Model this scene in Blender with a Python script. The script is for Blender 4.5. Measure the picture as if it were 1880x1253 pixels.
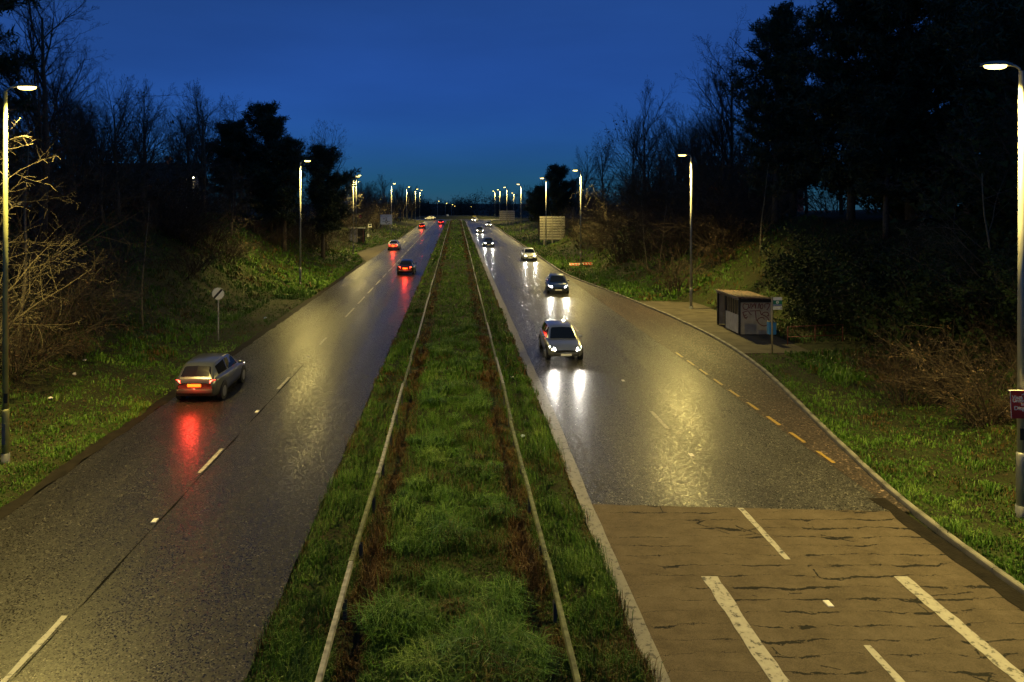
import bpy, bmesh, math, random
import numpy as np
from mathutils import Vector, Matrix, noise as mnoise

# ------------------------------------------------------------------ camera, sky, exposure
scene = bpy.context.scene
for o in list(bpy.data.objects):
    bpy.data.objects.remove(o)
COL = scene.collection
R = math.radians
H = 7.8                                   # eye height on the footbridge
cam_d = bpy.data.cameras.new('camera')
cam = bpy.data.objects.new('camera', cam_d)
COL.objects.link(cam)
cam_d.sensor_width = 36.0
cam_d.lens = 36.0 * 1325 / 1880
cam_d.shift_x = 102.5 / 1880
cam_d.shift_y = -260.5 / 1880
cam_d.clip_end = 3000
cam_d.clip_start = 0.2
cam.location = (0, 0, H)
cam.rotation_euler = (R(90), 0, 0)
scene.camera = cam

world = bpy.data.worlds.new('World')
scene.world = world
world.use_nodes = True
wn, wl = world.node_tree.nodes, world.node_tree.links
wn.clear()
sky = wn.new('ShaderNodeTexSky')
sky.sky_type = 'NISHITA'
sky.sun_disc = False
sky.sun_elevation = R(2.0)
sky.sun_rotation = R(180)                 # last light behind the camera; no sun reaches the ground
sky.air_density = 0.7
sky.dust_density = 0.0
sky.ozone_density = 10.0
bg = wn.new('ShaderNodeBackground')
bg.inputs['Strength'].default_value = 0.0135
wo = wn.new('ShaderNodeOutputWorld')
glow = wn.new('ShaderNodeMix'); glow.data_type = 'RGBA'; glow.blend_type = 'ADD'; glow.inputs['Factor'].default_value = 1.0
glow.inputs['B'].default_value = (0.15, 0.47, 0.75, 1)       # even colour added over the whole sky to tune its tone
wtc = wn.new('ShaderNodeTexCoord'); wmp = wn.new('ShaderNodeMapping'); wmp.inputs['Scale'].default_value = (1.2, 1.2, 5.0)
cld = wn.new('ShaderNodeTexNoise'); cld.inputs['Scale'].default_value = 1.6; cld.inputs['Detail'].default_value = 5
crp = wn.new('ShaderNodeMapRange'); crp.inputs['From Min'].default_value = 0.3; crp.inputs['From Max'].default_value = 0.7
crp.inputs['To Min'].default_value = 0.84; crp.inputs['To Max'].default_value = 1.13
cmx = wn.new('ShaderNodeMix'); cmx.data_type = 'RGBA'; cmx.blend_type = 'MULTIPLY'; cmx.inputs['Factor'].default_value = 1.0
wl.new(wtc.outputs['Generated'], wmp.inputs['Vector']); wl.new(wmp.outputs[0], cld.inputs['Vector'])
wl.new(cld.outputs['Fac'], crp.inputs['Value']); wl.new(sky.outputs[0], glow.inputs['A'])
wl.new(glow.outputs['Result'], cmx.inputs['A']); wl.new(crp.outputs[0], cmx.inputs['B'])
wl.new(cmx.outputs['Result'], bg.inputs['Color'])
wl.new(bg.outputs[0], wo.inputs['Surface'])

vs = scene.view_settings
vs.view_transform = 'Standard'
vs.look = 'None'
vs.gamma = 1.0
vs.use_curve_mapping = False
vs.exposure = 3.0
LAMP_W = 1300.0                            # street lamp power
HEAD_W = 34.0                            # headlamp beam power

cy = scene.cycles
scene.render.engine = 'CYCLES'
cy.use_denoising = True
cy.use_adaptive_sampling = True
cy.adaptive_threshold = 0.03
cy.max_bounces = 3
cy.diffuse_bounces = 1
cy.glossy_bounces = 2
cy.transmission_bounces = 3
cy.transparent_max_bounces = 4
cy.sample_clamp_indirect = 4.0
cy.caustics_reflective = False
cy.caustics_refractive = False
try:
    cy.use_light_tree = True
except Exception:
    pass

rng = random.Random(7)
nrng = np.random.default_rng(11)

# ------------------------------------------------------------------ helpers
def smooth(a, b, x):
    t = min(1.0, max(0.0, (x - a) / (b - a)))
    return t * t * (3 - 2 * t)

def mesh_from(name, verts, faces, smooth_shade=False):
    me = bpy.data.meshes.new(name)
    me.from_pydata(verts, [], faces)
    if smooth_shade:
        me.polygons.foreach_set('use_smooth', [True] * len(me.polygons))
    me.update()
    return me

def mesh_np(name, verts, tris, attr=None):
    """fast triangle mesh from numpy arrays, with one float attribute per vertex"""
    me = bpy.data.meshes.new(name)
    nv, nt = len(verts), len(tris)
    me.vertices.add(nv)
    me.vertices.foreach_set('co', verts.astype(np.float32).ravel())
    me.loops.add(nt * 3)
    me.loops.foreach_set('vertex_index', tris.astype(np.int32).ravel())
    me.polygons.add(nt)
    me.polygons.foreach_set('loop_start', np.arange(0, nt * 3, 3, dtype=np.int32))
    try:
        me.polygons.foreach_set('loop_total', np.full(nt, 3, dtype=np.int32))
    except Exception:
        pass
    if attr is not None:
        a = me.attributes.new('tint', 'FLOAT', 'POINT')
        a.data.foreach_set('value', attr.astype(np.float32))
    me.update(calc_edges=True)
    return me

def link(name, me, mat=None, parent=None):
    o = bpy.data.objects.new(name, me)
    COL.objects.link(o)
    if mat is not None and me is not None and len(me.materials) == 0:
        me.materials.append(mat)
    if parent is not None:
        o.parent = parent
    return o

def tag(o, label=None, cat=None, group=None, kind=None):
    if label: o['label'] = label
    if cat: o['category'] = cat
    if group: o['group'] = group
    if kind: o['kind'] = kind
    return o

def thing(name, loc, rz=0, label=None, cat=None, group=None):
    o = bpy.data.objects.new(name, None)
    COL.objects.link(o)
    o.empty_display_size = 0.2
    o.location = loc
    o.rotation_euler = (0, 0, rz)
    return tag(o, label, cat, group)

def copy_tree(o, parent=None):
    c = o.copy()
    COL.objects.link(c)
    c.parent = parent
    for ch in list(o.children):
        copy_tree(ch, c)
    return c

class MB:
    """collects shapes for one mesh"""
    def __init__(self):
        self.v, self.f = [], []
    def add(self, vs_, fs_):
        n = len(self.v)
        self.v += [tuple(p) for p in vs_]
        self.f += [tuple(i + n for i in f) for f in fs_]
        return self
    def box(self, x0, x1, y0, y1, z0, z1):
        return self.add([(x0,y0,z0),(x1,y0,z0),(x1,y1,z0),(x0,y1,z0),(x0,y0,z1),(x1,y0,z1),(x1,y1,z1),(x0,y1,z1)],
                        [(0,3,2,1),(4,5,6,7),(0,1,5,4),(1,2,6,5),(2,3,7,6),(3,0,4,7)])
    def bevbox(self, x0, x1, y0, y1, z0, z1, b=0.02):
        bm = bmesh.new()
        bmesh.ops.create_cube(bm, size=1.0)
        for v in bm.verts:
            v.co = Vector(((x0+x1)/2 + v.co.x*(x1-x0), (y0+y1)/2 + v.co.y*(y1-y0), (z0+z1)/2 + v.co.z*(z1-z0)))
        bmesh.ops.bevel(bm, geom=list(bm.edges), offset=b, segments=2, affect='EDGES', profile=0.5)
        bm.verts.index_update()
        self.add([v.co[:] for v in bm.verts], [[v.index for v in f.verts] for f in bm.faces])
        bm.free()
        return self
    def tube(self, pts, radii, n=6, cap=True):
        pts = [Vector(p) for p in pts]
        rings = []
        up = Vector((0.31, 0.22, 0.92))
        for i, p in enumerate(pts):
            d = (pts[min(i+1, len(pts)-1)] - pts[max(i-1, 0)])
            if d.length < 1e-9: d = Vector((0,0,1))
            d.normalize()
            a = d.cross(up)
            if a.length < 0.05: a = d.cross(Vector((1,0,0)))
            a.normalize()
            b = d.cross(a)
            r = radii[i] if hasattr(radii, '__len__') else radii
            rings.append([p + (a*math.cos(2*math.pi*k/n) + b*math.sin(2*math.pi*k/n)) * r for k in range(n)])
        vs_, fs_ = [], []
        for rg in rings: vs_ += rg
        for i in range(len(rings)-1):
            for k in range(n):
                k2 = (k+1) % n
                fs_.append((i*n+k, i*n+k2, (i+1)*n+k2, (i+1)*n+k))
        if cap:
            fs_.append(tuple(range(n-1, -1, -1)))
            fs_.append(tuple((len(rings)-1)*n + k for k in range(n)))
        return self.add(vs_, fs_)
    def mesh(self, name, sm=False):
        return mesh_from(name, self.v, self.f, sm)
    def build(self, name, mat, parent=None, sm=False):
        return link(name, self.mesh(name, sm), mat, parent)

# ------------------------------------------------------------------ materials
def mat_new(name):
    m = bpy.data.materials.new(name)
    m.use_nodes = True
    nt = m.node_tree
    b = nt.nodes['Principled BSDF']
    return m, nt.nodes, nt.links, b

def node(ns, t, **kw):
    n = ns.new(t)
    for k, v in kw.items():
        setattr(n, k, v)
    return n

def ramp(ns, stops):
    r = ns.new('ShaderNodeValToRGB')
    e = r.color_ramp.elements
    while len(e) < len(stops): e.new(0.5)
    for i, (p, c) in enumerate(stops):
        e[i].position = p
        e[i].color = (c[0], c[1], c[2], 1) if hasattr(c, '__len__') else (c, c, c, 1)
    return r

def simple(name, col, rough=0.6, metal=0.0, var=0.25, scale=4.0, bump=0.0, bscale=40.0, spec=0.5):
    m, ns, ls, b = mat_new(name)
    tc = node(ns, 'ShaderNodeTexCoord')
    nz = node(ns, 'ShaderNodeTexNoise'); nz.inputs['Scale'].default_value = scale; nz.inputs['Detail'].default_value = 5
    ls.new(tc.outputs['Object'], nz.inputs['Vector'])
    rp = ramp(ns, [(0.3, [c*(1-var) for c in col]), (0.7, [min(1, c*(1+var)) for c in col])])
    ls.new(nz.outputs['Fac'], rp.inputs['Fac'])
    ls.new(rp.outputs['Color'], b.inputs['Base Color'])
    b.inputs['Roughness'].default_value = rough
    b.inputs['Metallic'].default_value = metal
    b.inputs['Specular IOR Level'].default_value = spec
    if bump > 0:
        n2 = node(ns, 'ShaderNodeTexNoise'); n2.inputs['Scale'].default_value = bscale; n2.inputs['Detail'].default_value = 4
        ls.new(tc.outputs['Object'], n2.inputs['Vector'])
        bp = node(ns, 'ShaderNodeBump'); bp.inputs['Strength'].default_value = bump; bp.inputs['Distance'].default_value = 0.02
        ls.new(n2.outputs['Fac'], bp.inputs['Height'])
        ls.new(bp.outputs['Normal'], b.inputs['Normal'])
    return m

def emit(name, col, strength):
    m, ns, ls, b = mat_new(name)
    b.inputs['Base Color'].default_value = (*[c*0.6 for c in col], 1)
    b.inputs['Emission Color'].default_value = (*col, 1)
    b.inputs['Emission Strength'].default_value = strength
    b.inputs['Roughness'].default_value = 0.2
    return m

def math_node(ns, ls, op, a, b=None, c=None):
    n = node(ns, 'ShaderNodeMath', operation=op)
    for i, v in enumerate((a, b, c)):
        if v is None: continue
        if isinstance(v, (int, float)): n.inputs[i].default_value = v
        else: ls.new(v, n.inputs[i])
    return n.outputs[0]

def asphalt_mat(name, dark, light, centres, rough=(0.30, 0.50), chip=38.0, bump=0.13):
    """wet surface dressing: small chippings in black binder, the brightest coloured as wet glints, worn wheel tracks"""
    m, ns, ls, b = mat_new(name)
    tc = node(ns, 'ShaderNodeTexCoord')
    vo = node(ns, 'ShaderNodeTexVoronoi'); vo.inputs['Scale'].default_value = chip
    ls.new(tc.outputs['Object'], vo.inputs['Vector'])
    big = node(ns, 'ShaderNodeTexNoise'); big.inputs['Scale'].default_value = 0.35; big.inputs['Detail'].default_value = 6
    mp = node(ns, 'ShaderNodeMapping'); mp.inputs['Scale'].default_value = (1.0, 0.22, 1.0)
    ls.new(tc.outputs['Object'], mp.inputs['Vector']); ls.new(mp.outputs[0], big.inputs['Vector'])
    fine = node(ns, 'ShaderNodeTexNoise'); fine.inputs['Scale'].default_value = 55.0; fine.inputs['Detail'].default_value = 8
    ls.new(tc.outputs['Object'], fine.inputs['Vector'])
    # chippings: random value per cell; wet sparkle painted into the brightest
    cellv = node(ns, 'ShaderNodeSeparateColor'); ls.new(vo.outputs['Color'], cellv.inputs[0])
    cr = ramp(ns, [(0.0, dark), (0.55, [d*0.6+l*0.4 for d, l in zip(dark, light)]), (0.90, light), (0.965, [min(1, l*2.2) for l in light]), (1.0, [min(1, l*4.5) for l in light])])
    ls.new(cellv.outputs[0], cr.inputs['Fac'])
    mx = node(ns, 'ShaderNodeMix', data_type='RGBA', blend_type='MULTIPLY'); mx.inputs['Factor'].default_value = 0.85
    br = ramp(ns, [(0.3, 0.62), (0.7, 1.25)]); ls.new(big.outputs['Fac'], br.inputs['Fac'])
    ls.new(cr.outputs['Color'], mx.inputs['A']); ls.new(br.outputs['Color'], mx.inputs['B'])
    # wheel tracks polished smoother
    sp = node(ns, 'ShaderNodeSeparateXYZ'); ls.new(tc.outputs['Object'], sp.inputs[0])
    track = None
    for c in centres:
        d = math_node(ns, ls, 'ABSOLUTE', math_node(ns, ls, 'SUBTRACT', sp.outputs[0], c))
        t = math_node(ns, ls, 'SUBTRACT', 1.0, math_node(ns, ls, 'MULTIPLY', d, 1.6))
        t = math_node(ns, ls, 'MAXIMUM', t, 0.0)
        track = t if track is None else math_node(ns, ls, 'MAXIMUM', track, t)
    mr = node(ns, 'ShaderNodeMapRange'); mr.inputs['To Min'].default_value = rough[1]; mr.inputs['To Max'].default_value = rough[0]
    tr = math_node(ns, ls, 'ADD', math_node(ns, ls, 'MULTIPLY', track, 0.5), math_node(ns, ls, 'MULTIPLY', big.outputs['Fac'], 0.7))
    ls.new(tr, mr.inputs['Value'])
    rr_ = math_node(ns, ls, 'ADD', mr.outputs[0], math_node(ns, ls, 'MULTIPLY', math_node(ns, ls, 'SUBTRACT', cellv.outputs[2], 0.35), 0.42))
    ls.new(rr_, b.inputs['Roughness'])
    ls.new(mx.outputs['Result'], b.inputs['Base Color'])
    bp = node(ns, 'ShaderNodeBump'); bp.inputs['Strength'].default_value = bump; bp.inputs['Distance'].default_value = 0.012
    hh = math_node(ns, ls, 'ADD', math_node(ns, ls, 'MULTIPLY', vo.outputs['Distance'], -1.0), math_node(ns, ls, 'MULTIPLY', fine.outputs['Fac'], 0.5))
    hh = math_node(ns, ls, 'ADD', hh, math_node(ns, ls, 'MULTIPLY', cellv.outputs[1], 0.7))
    ls.new(hh, bp.inputs['Height'])
    ls.new(bp.outputs['Normal'], b.inputs['Normal'])
    b.inputs['Specular IOR Level'].default_value = 0.3
    return m

M = {}
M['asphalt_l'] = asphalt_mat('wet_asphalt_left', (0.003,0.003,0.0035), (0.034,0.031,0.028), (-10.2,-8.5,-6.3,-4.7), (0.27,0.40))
M['asphalt_r'] = asphalt_mat('wet_asphalt_right', (0.012,0.012,0.012), (0.085,0.080,0.072), (4.5,6.1,8.3,10.0), (0.28,0.41))  # paler than the left: headlamp light on this carriageway put into the colour
M['asphalt_bay'] = asphalt_mat('red_brown_layby_chippings', (0.014,0.011,0.009), (0.085,0.061,0.047), (12.5,), (0.5,0.6), 24)
M['asphalt_far'] = asphalt_mat('wet_asphalt_roundabout', (0.015,0.015,0.016), (0.055,0.054,0.05), (0,), (0.35,0.5))

def concrete_old():
    m, ns, ls, b = mat_new('old_brown_cracked_surfacing')
    tc = node(ns, 'ShaderNodeTexCoord')
    sp = node(ns, 'ShaderNodeSeparateXYZ'); ls.new(tc.outputs['Object'], sp.inputs[0])
    n1 = node(ns, 'ShaderNodeTexNoise'); n1.inputs['Scale'].default_value = 1.3; n1.inputs['Detail'].default_value = 9; n1.inputs['Roughness'].default_value = 0.72
    ls.new(tc.outputs['Object'], n1.inputs['Vector'])
    n2 = node(ns, 'ShaderNodeTexNoise'); n2.inputs['Scale'].default_value = 70; n2.inputs['Detail'].default_value = 3
    ls.new(tc.outputs['Object'], n2.inputs['Vector'])
    n3 = node(ns, 'ShaderNodeTexNoise'); n3.inputs['Scale'].default_value = 0.8; n3.inputs['Detail'].default_value = 4
    mp = node(ns, 'ShaderNodeMapping'); mp.inputs['Location'].default_value = (7.3, 2.2, 0); mp.inputs['Scale'].default_value = (0.8, 1.3, 1)
    ls.new(tc.outputs['Object'], mp.inputs['Vector']); ls.new(mp.outputs[0], n3.inputs['Vector'])
    n2b = node(ns, 'ShaderNodeTexNoise'); n2b.inputs['Scale'].default_value = 2.6; n2b.inputs['Detail'].default_value = 8; n2b.inputs['Roughness'].default_value = 0.75
    ls.new(mp.outputs[0], n2b.inputs['Vector'])
    base = ramp(ns, [(0.25, (0.070,0.054,0.039)), (0.5, (0.100,0.078,0.057)), (0.75, (0.130,0.103,0.077))])
    ls.new(n1.outputs['Fac'], base.inputs['Fac'])
    gr = ramp(ns, [(0.35, 0.72), (0.65, 1.18)]); ls.new(n2.outputs['Fac'], gr.inputs['Fac'])
    mx = node(ns, 'ShaderNodeMix', data_type='RGBA', blend_type='MULTIPLY'); mx.inputs['Factor'].default_value = 1.0
    ls.new(base.outputs['Color'], mx.inputs['A']); ls.new(gr.outputs['Color'], mx.inputs['B'])
    v3 = ramp(ns, [(0.32, (0.80,0.79,0.78)), (0.5, (1.0,1.0,1.0)), (0.7, (1.14,1.15,1.18))]); ls.new(n2b.outputs['Fac'], v3.inputs['Fac'])
    mx3 = node(ns, 'ShaderNodeMix', data_type='RGBA', blend_type='MULTIPLY'); mx3.inputs['Factor'].default_value = 1.0
    ls.new(mx.outputs['Result'], mx3.inputs['A']); ls.new(v3.outputs['Color'], mx3.inputs['B']); mx = mx3
    # transverse cracks, wandering, broken up, wider where the surface has been lost
    wob = math_node(ns, ls, 'MULTIPLY', math_node(ns, ls, 'SUBTRACT', n1.outputs['Fac'], 0.5), 0.55)
    yy = math_node(ns, ls, 'ADD', math_node(ns, ls, 'MULTIPLY', sp.outputs[1], 2.3), math_node(ns, ls, 'ADD', math_node(ns, ls, 'MULTIPLY', wob, 1.7), math_node(ns, ls, 'MULTIPLY', n3.outputs['Fac'], 1.3)))
    fr = math_node(ns, ls, 'PINGPONG', yy, 0.5)
    wid = node(ns, 'ShaderNodeMapRange'); wid.inputs['From Min'].default_value = 0.45; wid.inputs['From Max'].default_value = 0.80
    wid.inputs['To Min'].default_value = 0.008; wid.inputs['To Max'].default_value = 0.20
    lost = math_node(ns, ls, 'ADD', n3.outputs['Fac'], math_node(ns, ls, 'MULTIPLY', math_node(ns, ls, 'SUBTRACT', sp.outputs[0], 7.0), 0.018))
    ls.new(lost, wid.inputs['Value'])
    crack = math_node(ns, ls, 'LESS_THAN', fr, wid.outputs[0])
    br = math_node(ns, ls, 'GREATER_THAN', n2b.outputs['Fac'], 0.47)
    crack = math_node(ns, ls, 'MULTIPLY', crack, br)
    vo = node(ns, 'ShaderNodeTexVoronoi', feature='DISTANCE_TO_EDGE'); vo.inputs['Scale'].default_value = 1.15
    wp = node(ns, 'ShaderNodeMix', data_type='RGBA'); wp.inputs['Factor'].default_value = 0.22
    ls.new(tc.outputs['Object'], wp.inputs['A']); ls.new(n1.outputs['Color'], wp.inputs['B'])
    ls.new(wp.outputs['Result'], vo.inputs['Vector'])
    c2 = math_node(ns, ls, 'LESS_THAN', vo.outputs['Distance'], 0.011)
    c2 = math_node(ns, ls, 'MULTIPLY', c2, math_node(ns, ls, 'GREATER_THAN', n3.outputs['Fac'], 0.60))
    crack = math_node(ns, ls, 'MAXIMUM', crack, c2)
    m2 = node(ns, 'ShaderNodeMix', data_type='RGBA')
    ls.new(crack, m2.inputs['Factor']); ls.new(mx.outputs['Result'], m2.inputs['A'])
    m2.inputs['B'].default_value = (0.012, 0.011, 0.010, 1)
    ls.new(m2.outputs['Result'], b.inputs['Base Color'])
    b.inputs['Roughness'].default_value = 0.72
    b.inputs['Specular IOR Level'].default_value = 0.12
    bp = node(ns, 'ShaderNodeBump'); bp.inputs['Strength'].default_value = 0.5; bp.inputs['Distance'].default_value = 0.01
    hh = math_node(ns, ls, 'SUBTRACT', math_node(ns, ls, 'MULTIPLY', n2.outputs['Fac'], 0.5), crack)
    ls.new(hh, bp.inputs['Height']); ls.new(bp.outputs['Normal'], b.inputs['Normal'])
    return m
M['old'] = concrete_old()

def worn_paint(name, col, wear=0.42):
    m, ns, ls, b = mat_new(name)
    tc = node(ns, 'ShaderNodeTexCoord')
    n1 = node(ns, 'ShaderNodeTexNoise'); n1.inputs['Scale'].default_value = 7; n1.inputs['Detail'].default_value = 9; n1.inputs['Roughness'].default_value = 0.7
    ls.new(tc.outputs['Object'], n1.inputs['Vector'])
    rp = ramp(ns, [(wear-0.05, (0.06,0.055,0.05)), (wear, [c*0.75 for c in col]), (0.75, col)])
    ls.new(n1.outputs['Fac'], rp.inputs['Fac'])
    ls.new(rp.outputs['Color'], b.inputs['Base Color'])
    b.inputs['Roughness'].default_value = 0.5
    return m
M['paint'] = worn_paint('worn_white_road_paint', (0.43,0.40,0.36), 0.455)
M['edge'] = worn_paint('dirty_pale_edge_strip', (0.24,0.225,0.20), 0.45)
M['yellow'] = worn_paint('worn_yellow_road_paint', (0.42,0.27,0.05), 0.42)

def grass_mat(name, greens, brown):
    m, ns, ls, b = mat_new(name)
    at = node(ns, 'ShaderNodeAttribute', attribute_name='tint')
    rp = ramp(ns, [(0.0, brown), (0.22, [x*1.1 for x in brown]), (0.34, greens[0]), (0.7, greens[1]), (1.0, greens[2])])
    ls.new(at.outputs['Fac'], rp.inputs['Fac'])
    ls.new(rp.outputs['Color'], b.inputs['Base Color'])
    b.inputs['Roughness'].default_value = 0.5
    b.inputs['Specular IOR Level'].default_value = 0.3
    return m
M['grass'] = grass_mat('grass_blades', [(0.028,0.076,0.006),(0.062,0.150,0.010),(0.15,0.235,0.04)], (0.10,0.052,0.014))

def ground_mat():
    m, ns, ls, b = mat_new('soil_and_turf')
    tc = node(ns, 'ShaderNodeTexCoord')
    n1 = node(ns, 'ShaderNodeTexNoise'); n1.inputs['Scale'].default_value = 0.7; n1.inputs['Detail'].default_value = 10; n1.inputs['Roughness'].default_value = 0.7
    ls.new(tc.outputs['Object'], n1.inputs['Vector'])
    n2 = node(ns, 'ShaderNodeTexNoise'); n2.inputs['Scale'].default_value = 14; n2.inputs['Detail'].default_value = 6
    ls.new(tc.outputs['Object'], n2.inputs['Vector'])
    rp = ramp(ns, [(0.32, (0.018,0.013,0.008)), (0.5, (0.02,0.022,0.006)), (0.62, (0.028,0.042,0.008)), (0.8, (0.04,0.045,0.013))])
    mixf = math_node(ns, ls, 'ADD', math_node(ns, ls, 'MULTIPLY', n1.outputs['Fac'], 0.7), math_node(ns, ls, 'MULTIPLY', n2.outputs['Fac'], 0.35))
    ls.new(mixf, rp.inputs['Fac']); ls.new(rp.outputs['Color'], b.inputs['Base Color'])
    b.inputs['Roughness'].default_value = 0.85
    b.inputs['Specular IOR Level'].default_value = 0.2
    bp = node(ns, 'ShaderNodeBump'); bp.inputs['Strength'].default_value = 0.8; bp.inputs['Distance'].default_value = 0.08
    ls.new(n2.outputs['Fac'], bp.inputs['Height']); ls.new(bp.outputs['Normal'], b.inputs['Normal'])
    return m
M['ground'] = ground_mat()
M['mud'] = simple('muddy_gutter', (0.012,0.0095,0.007), 0.8, spec=0.12, var=0.5, scale=3, bump=0.6, bscale=18)
M['tar'] = simple('dull_black_tar', (0.004,0.004,0.004), 0.9, var=0.4, spec=0.05)
M['kerb'] = simple('grimy_concrete_kerb', (0.15,0.14,0.12), 0.7, var=0.45, scale=2.5, bump=0.3, bscale=50)
M['slab'] = simple('worn_concrete_footway', (0.075,0.064,0.048), 0.8, spec=0.2, var=0.35, scale=1.2, bump=0.3, bscale=60)
M['galv'] = simple('weathered_galvanised_steel', (0.25,0.245,0.24), 0.55, 0.2, var=0.6, scale=5, bump=0.1)
M['galv_green'] = simple('algae_stained_steel', (0.10,0.11,0.06), 0.65, 0.1, var=0.7, scale=6, bump=0.1)
M['post'] = simple('dark_steel_post', (0.06,0.065,0.068), 0.55, 0.3, var=0.3)
M['pole'] = simple('grey_lamp_column', (0.33,0.33,0.31), 0.42, 0.35, var=0.2, scale=1.2)
M['pole_moss'] = simple('algae_stained_lamp_column', (0.22,0.23,0.11), 0.5, 0.1, var=0.4, scale=1.0)
M['pole_base'] = simple('dark_grey_column_base', (0.10,0.105,0.12), 0.55, 0.1, var=0.25)
M['head'] = simple('lantern_housing', (0.16,0.16,0.16), 0.4, 0.4, var=0.15)
LCOL = (1.0, 0.76, 0.20)
M['lens'] = emit('lit_lantern_lens', (1.0, 0.70, 0.16), 1.6)
M['far_lens'] = emit('lit_far_lantern_lens', (1.0, 0.84, 0.5), 0.6)
M['bark'] = simple('bark', (0.075,0.06,0.042), 0.85, var=0.45, scale=5, bump=0.5)
M['bark_lit'] = simple('lamplit_young_bark', (0.125,0.105,0.065), 0.75, var=0.35, scale=6, bump=0.3)  # lighter copy of the bark, lamplight on the trunks mixed into its colour
M['twig'] = simple('bare_twigs', (0.06,0.046,0.028), 0.8, var=0.35, scale=3)
M['twig_red'] = simple('reddish_bare_twigs', (0.034,0.022,0.013), 0.85, var=0.35, scale=3)
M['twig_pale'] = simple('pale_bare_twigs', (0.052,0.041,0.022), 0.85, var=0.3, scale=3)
M['needle'] = simple('pine_needles', (0.032,0.052,0.02), 0.6, var=0.45, scale=1.3)
M['leaf_ever'] = simple('evergreen_leaves', (0.022,0.038,0.011), 0.7, var=0.5, scale=1.5, spec=0.15)
M['leaf_dead'] = simple('dead_leaves', (0.06,0.033,0.014), 0.7, var=0.5, scale=2)
M['white'] = simple('white_sign_sheet', (0.72,0.71,0.68), 0.45, var=0.06)
M['black'] = simple('black_sign_sheet', (0.012,0.012,0.012), 0.5, var=0.1)
M['dark'] = simple('black_painted_steel', (0.018,0.019,0.02), 0.5, var=0.2)
M['red'] = simple('red_sign_board', (0.52,0.022,0.022), 0.45, var=0.08)
M['green'] = simple('green_stop_flag', (0.02,0.16,0.10), 0.45, var=0.08)
M['blue'] = simple('blue_plastic_bin', (0.04,0.20,0.48), 0.45, var=0.15)
M['bluegrey'] = simple('blue_grey_flag_band', (0.20,0.22,0.38), 0.45, var=0.1)
M['pebble'] = simple('rendered_shelter_panel', (0.34,0.30,0.235), 0.8, var=0.18, scale=3, bump=0.3, bscale=80)
M['greypanel'] = simple('pale_grey_shelter_panel', (0.36,0.36,0.38), 0.7, var=0.15, scale=3)
M['rust'] = simple('rusty_corrugated_roof', (0.11,0.06,0.033), 0.8, 0.0, var=0.85, scale=2.6, bump=0.2)
M['graf'] = simple('dark_red_spray_paint', (0.13,0.03,0.028), 0.55, var=0.3, scale=8)
M['rail_red'] = simple('rusty_red_handrail', (0.16,0.045,0.03), 0.6, 0.2, var=0.4)
M['signback'] = simple('dull_aluminium_sign_back', (0.33,0.31,0.28), 0.5, 0.35, var=0.25)
M['signrail'] = simple('dull_sign_stiffener', (0.14,0.13,0.115), 0.55, 0.3, var=0.2)
M['signpost'] = simple('grey_sign_post', (0.24,0.23,0.21), 0.5, 0.3, var=0.2)
M['mesh_red'] = simple('orange_red_barrier_plastic', (0.62,0.07,0.03), 0.5, var=0.2)
M['litter'] = simple('pale_litter', (0.65,0.62,0.6), 0.6, var=0.15, scale=9)
M['litter_b'] = simple('pale_blue_litter', (0.45,0.55,0.75), 0.5, var=0.15, scale=9)
M['roof'] = simple('dark_roof_tiles', (0.05,0.042,0.038), 0.75, var=0.3, scale=2)
M['render'] = simple('pale_house_render', (0.42,0.41,0.40), 0.8, var=0.12)
M['brick'] = simple('brown_brick_wall', (0.25,0.12,0.075), 0.85, var=0.25, scale=8)
M['glass_lit'] = emit('lit_window_pane', (1.0, 0.7, 0.34), 0.5)
M['glass_dark'] = simple('dark_window_pane', (0.015,0.018,0.025), 0.08, var=0.1)
M['bulb'] = emit('lit_wall_lamp', (1.0, 0.72, 0.35), 25)
M['bulb_orange'] = emit('lit_orange_wall_lamp', (1.0, 0.28, 0.05), 12)

# ------------------------------------------------------------------ the ground
KX = [(0,11.15),(17.6,11.15),(21,11.75),(26,12.65),(31,13.65),(35.3,14.25),(41,14.5),(47.6,14.2),(55,13.5),(63,12.6),(70,11.6),(76,11.2),(400,11.2)]
_ky = np.arange(0, 401, 0.5)
_kv = np.interp(_ky, [p[0] for p in KX], [p[1] for p in KX])
_w = np.exp(-0.5*(np.arange(-14, 15)*0.5/2.4)**2); _w /= _w.sum()
_kv = np.convolve(np.pad(_kv, 14, mode='edge'), _w, mode='valid')
def kx(y):
    return float(np.interp(y, _ky, _kv))
LX = [(0,-11.2),(90,-11.2),(104,-14.2),(112,-14.0),(132,-11.3),(400,-11.2)]
def lx(y):
    for (a, xa), (b, xb) in zip(LX, LX[1:]):
        if y <= b:
            return xa + (xb-xa)*max(0.0, (y-a)/(b-a))
    return -11.2

def drop(y):
    return -6.5 * smooth(300, 460, y)

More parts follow.
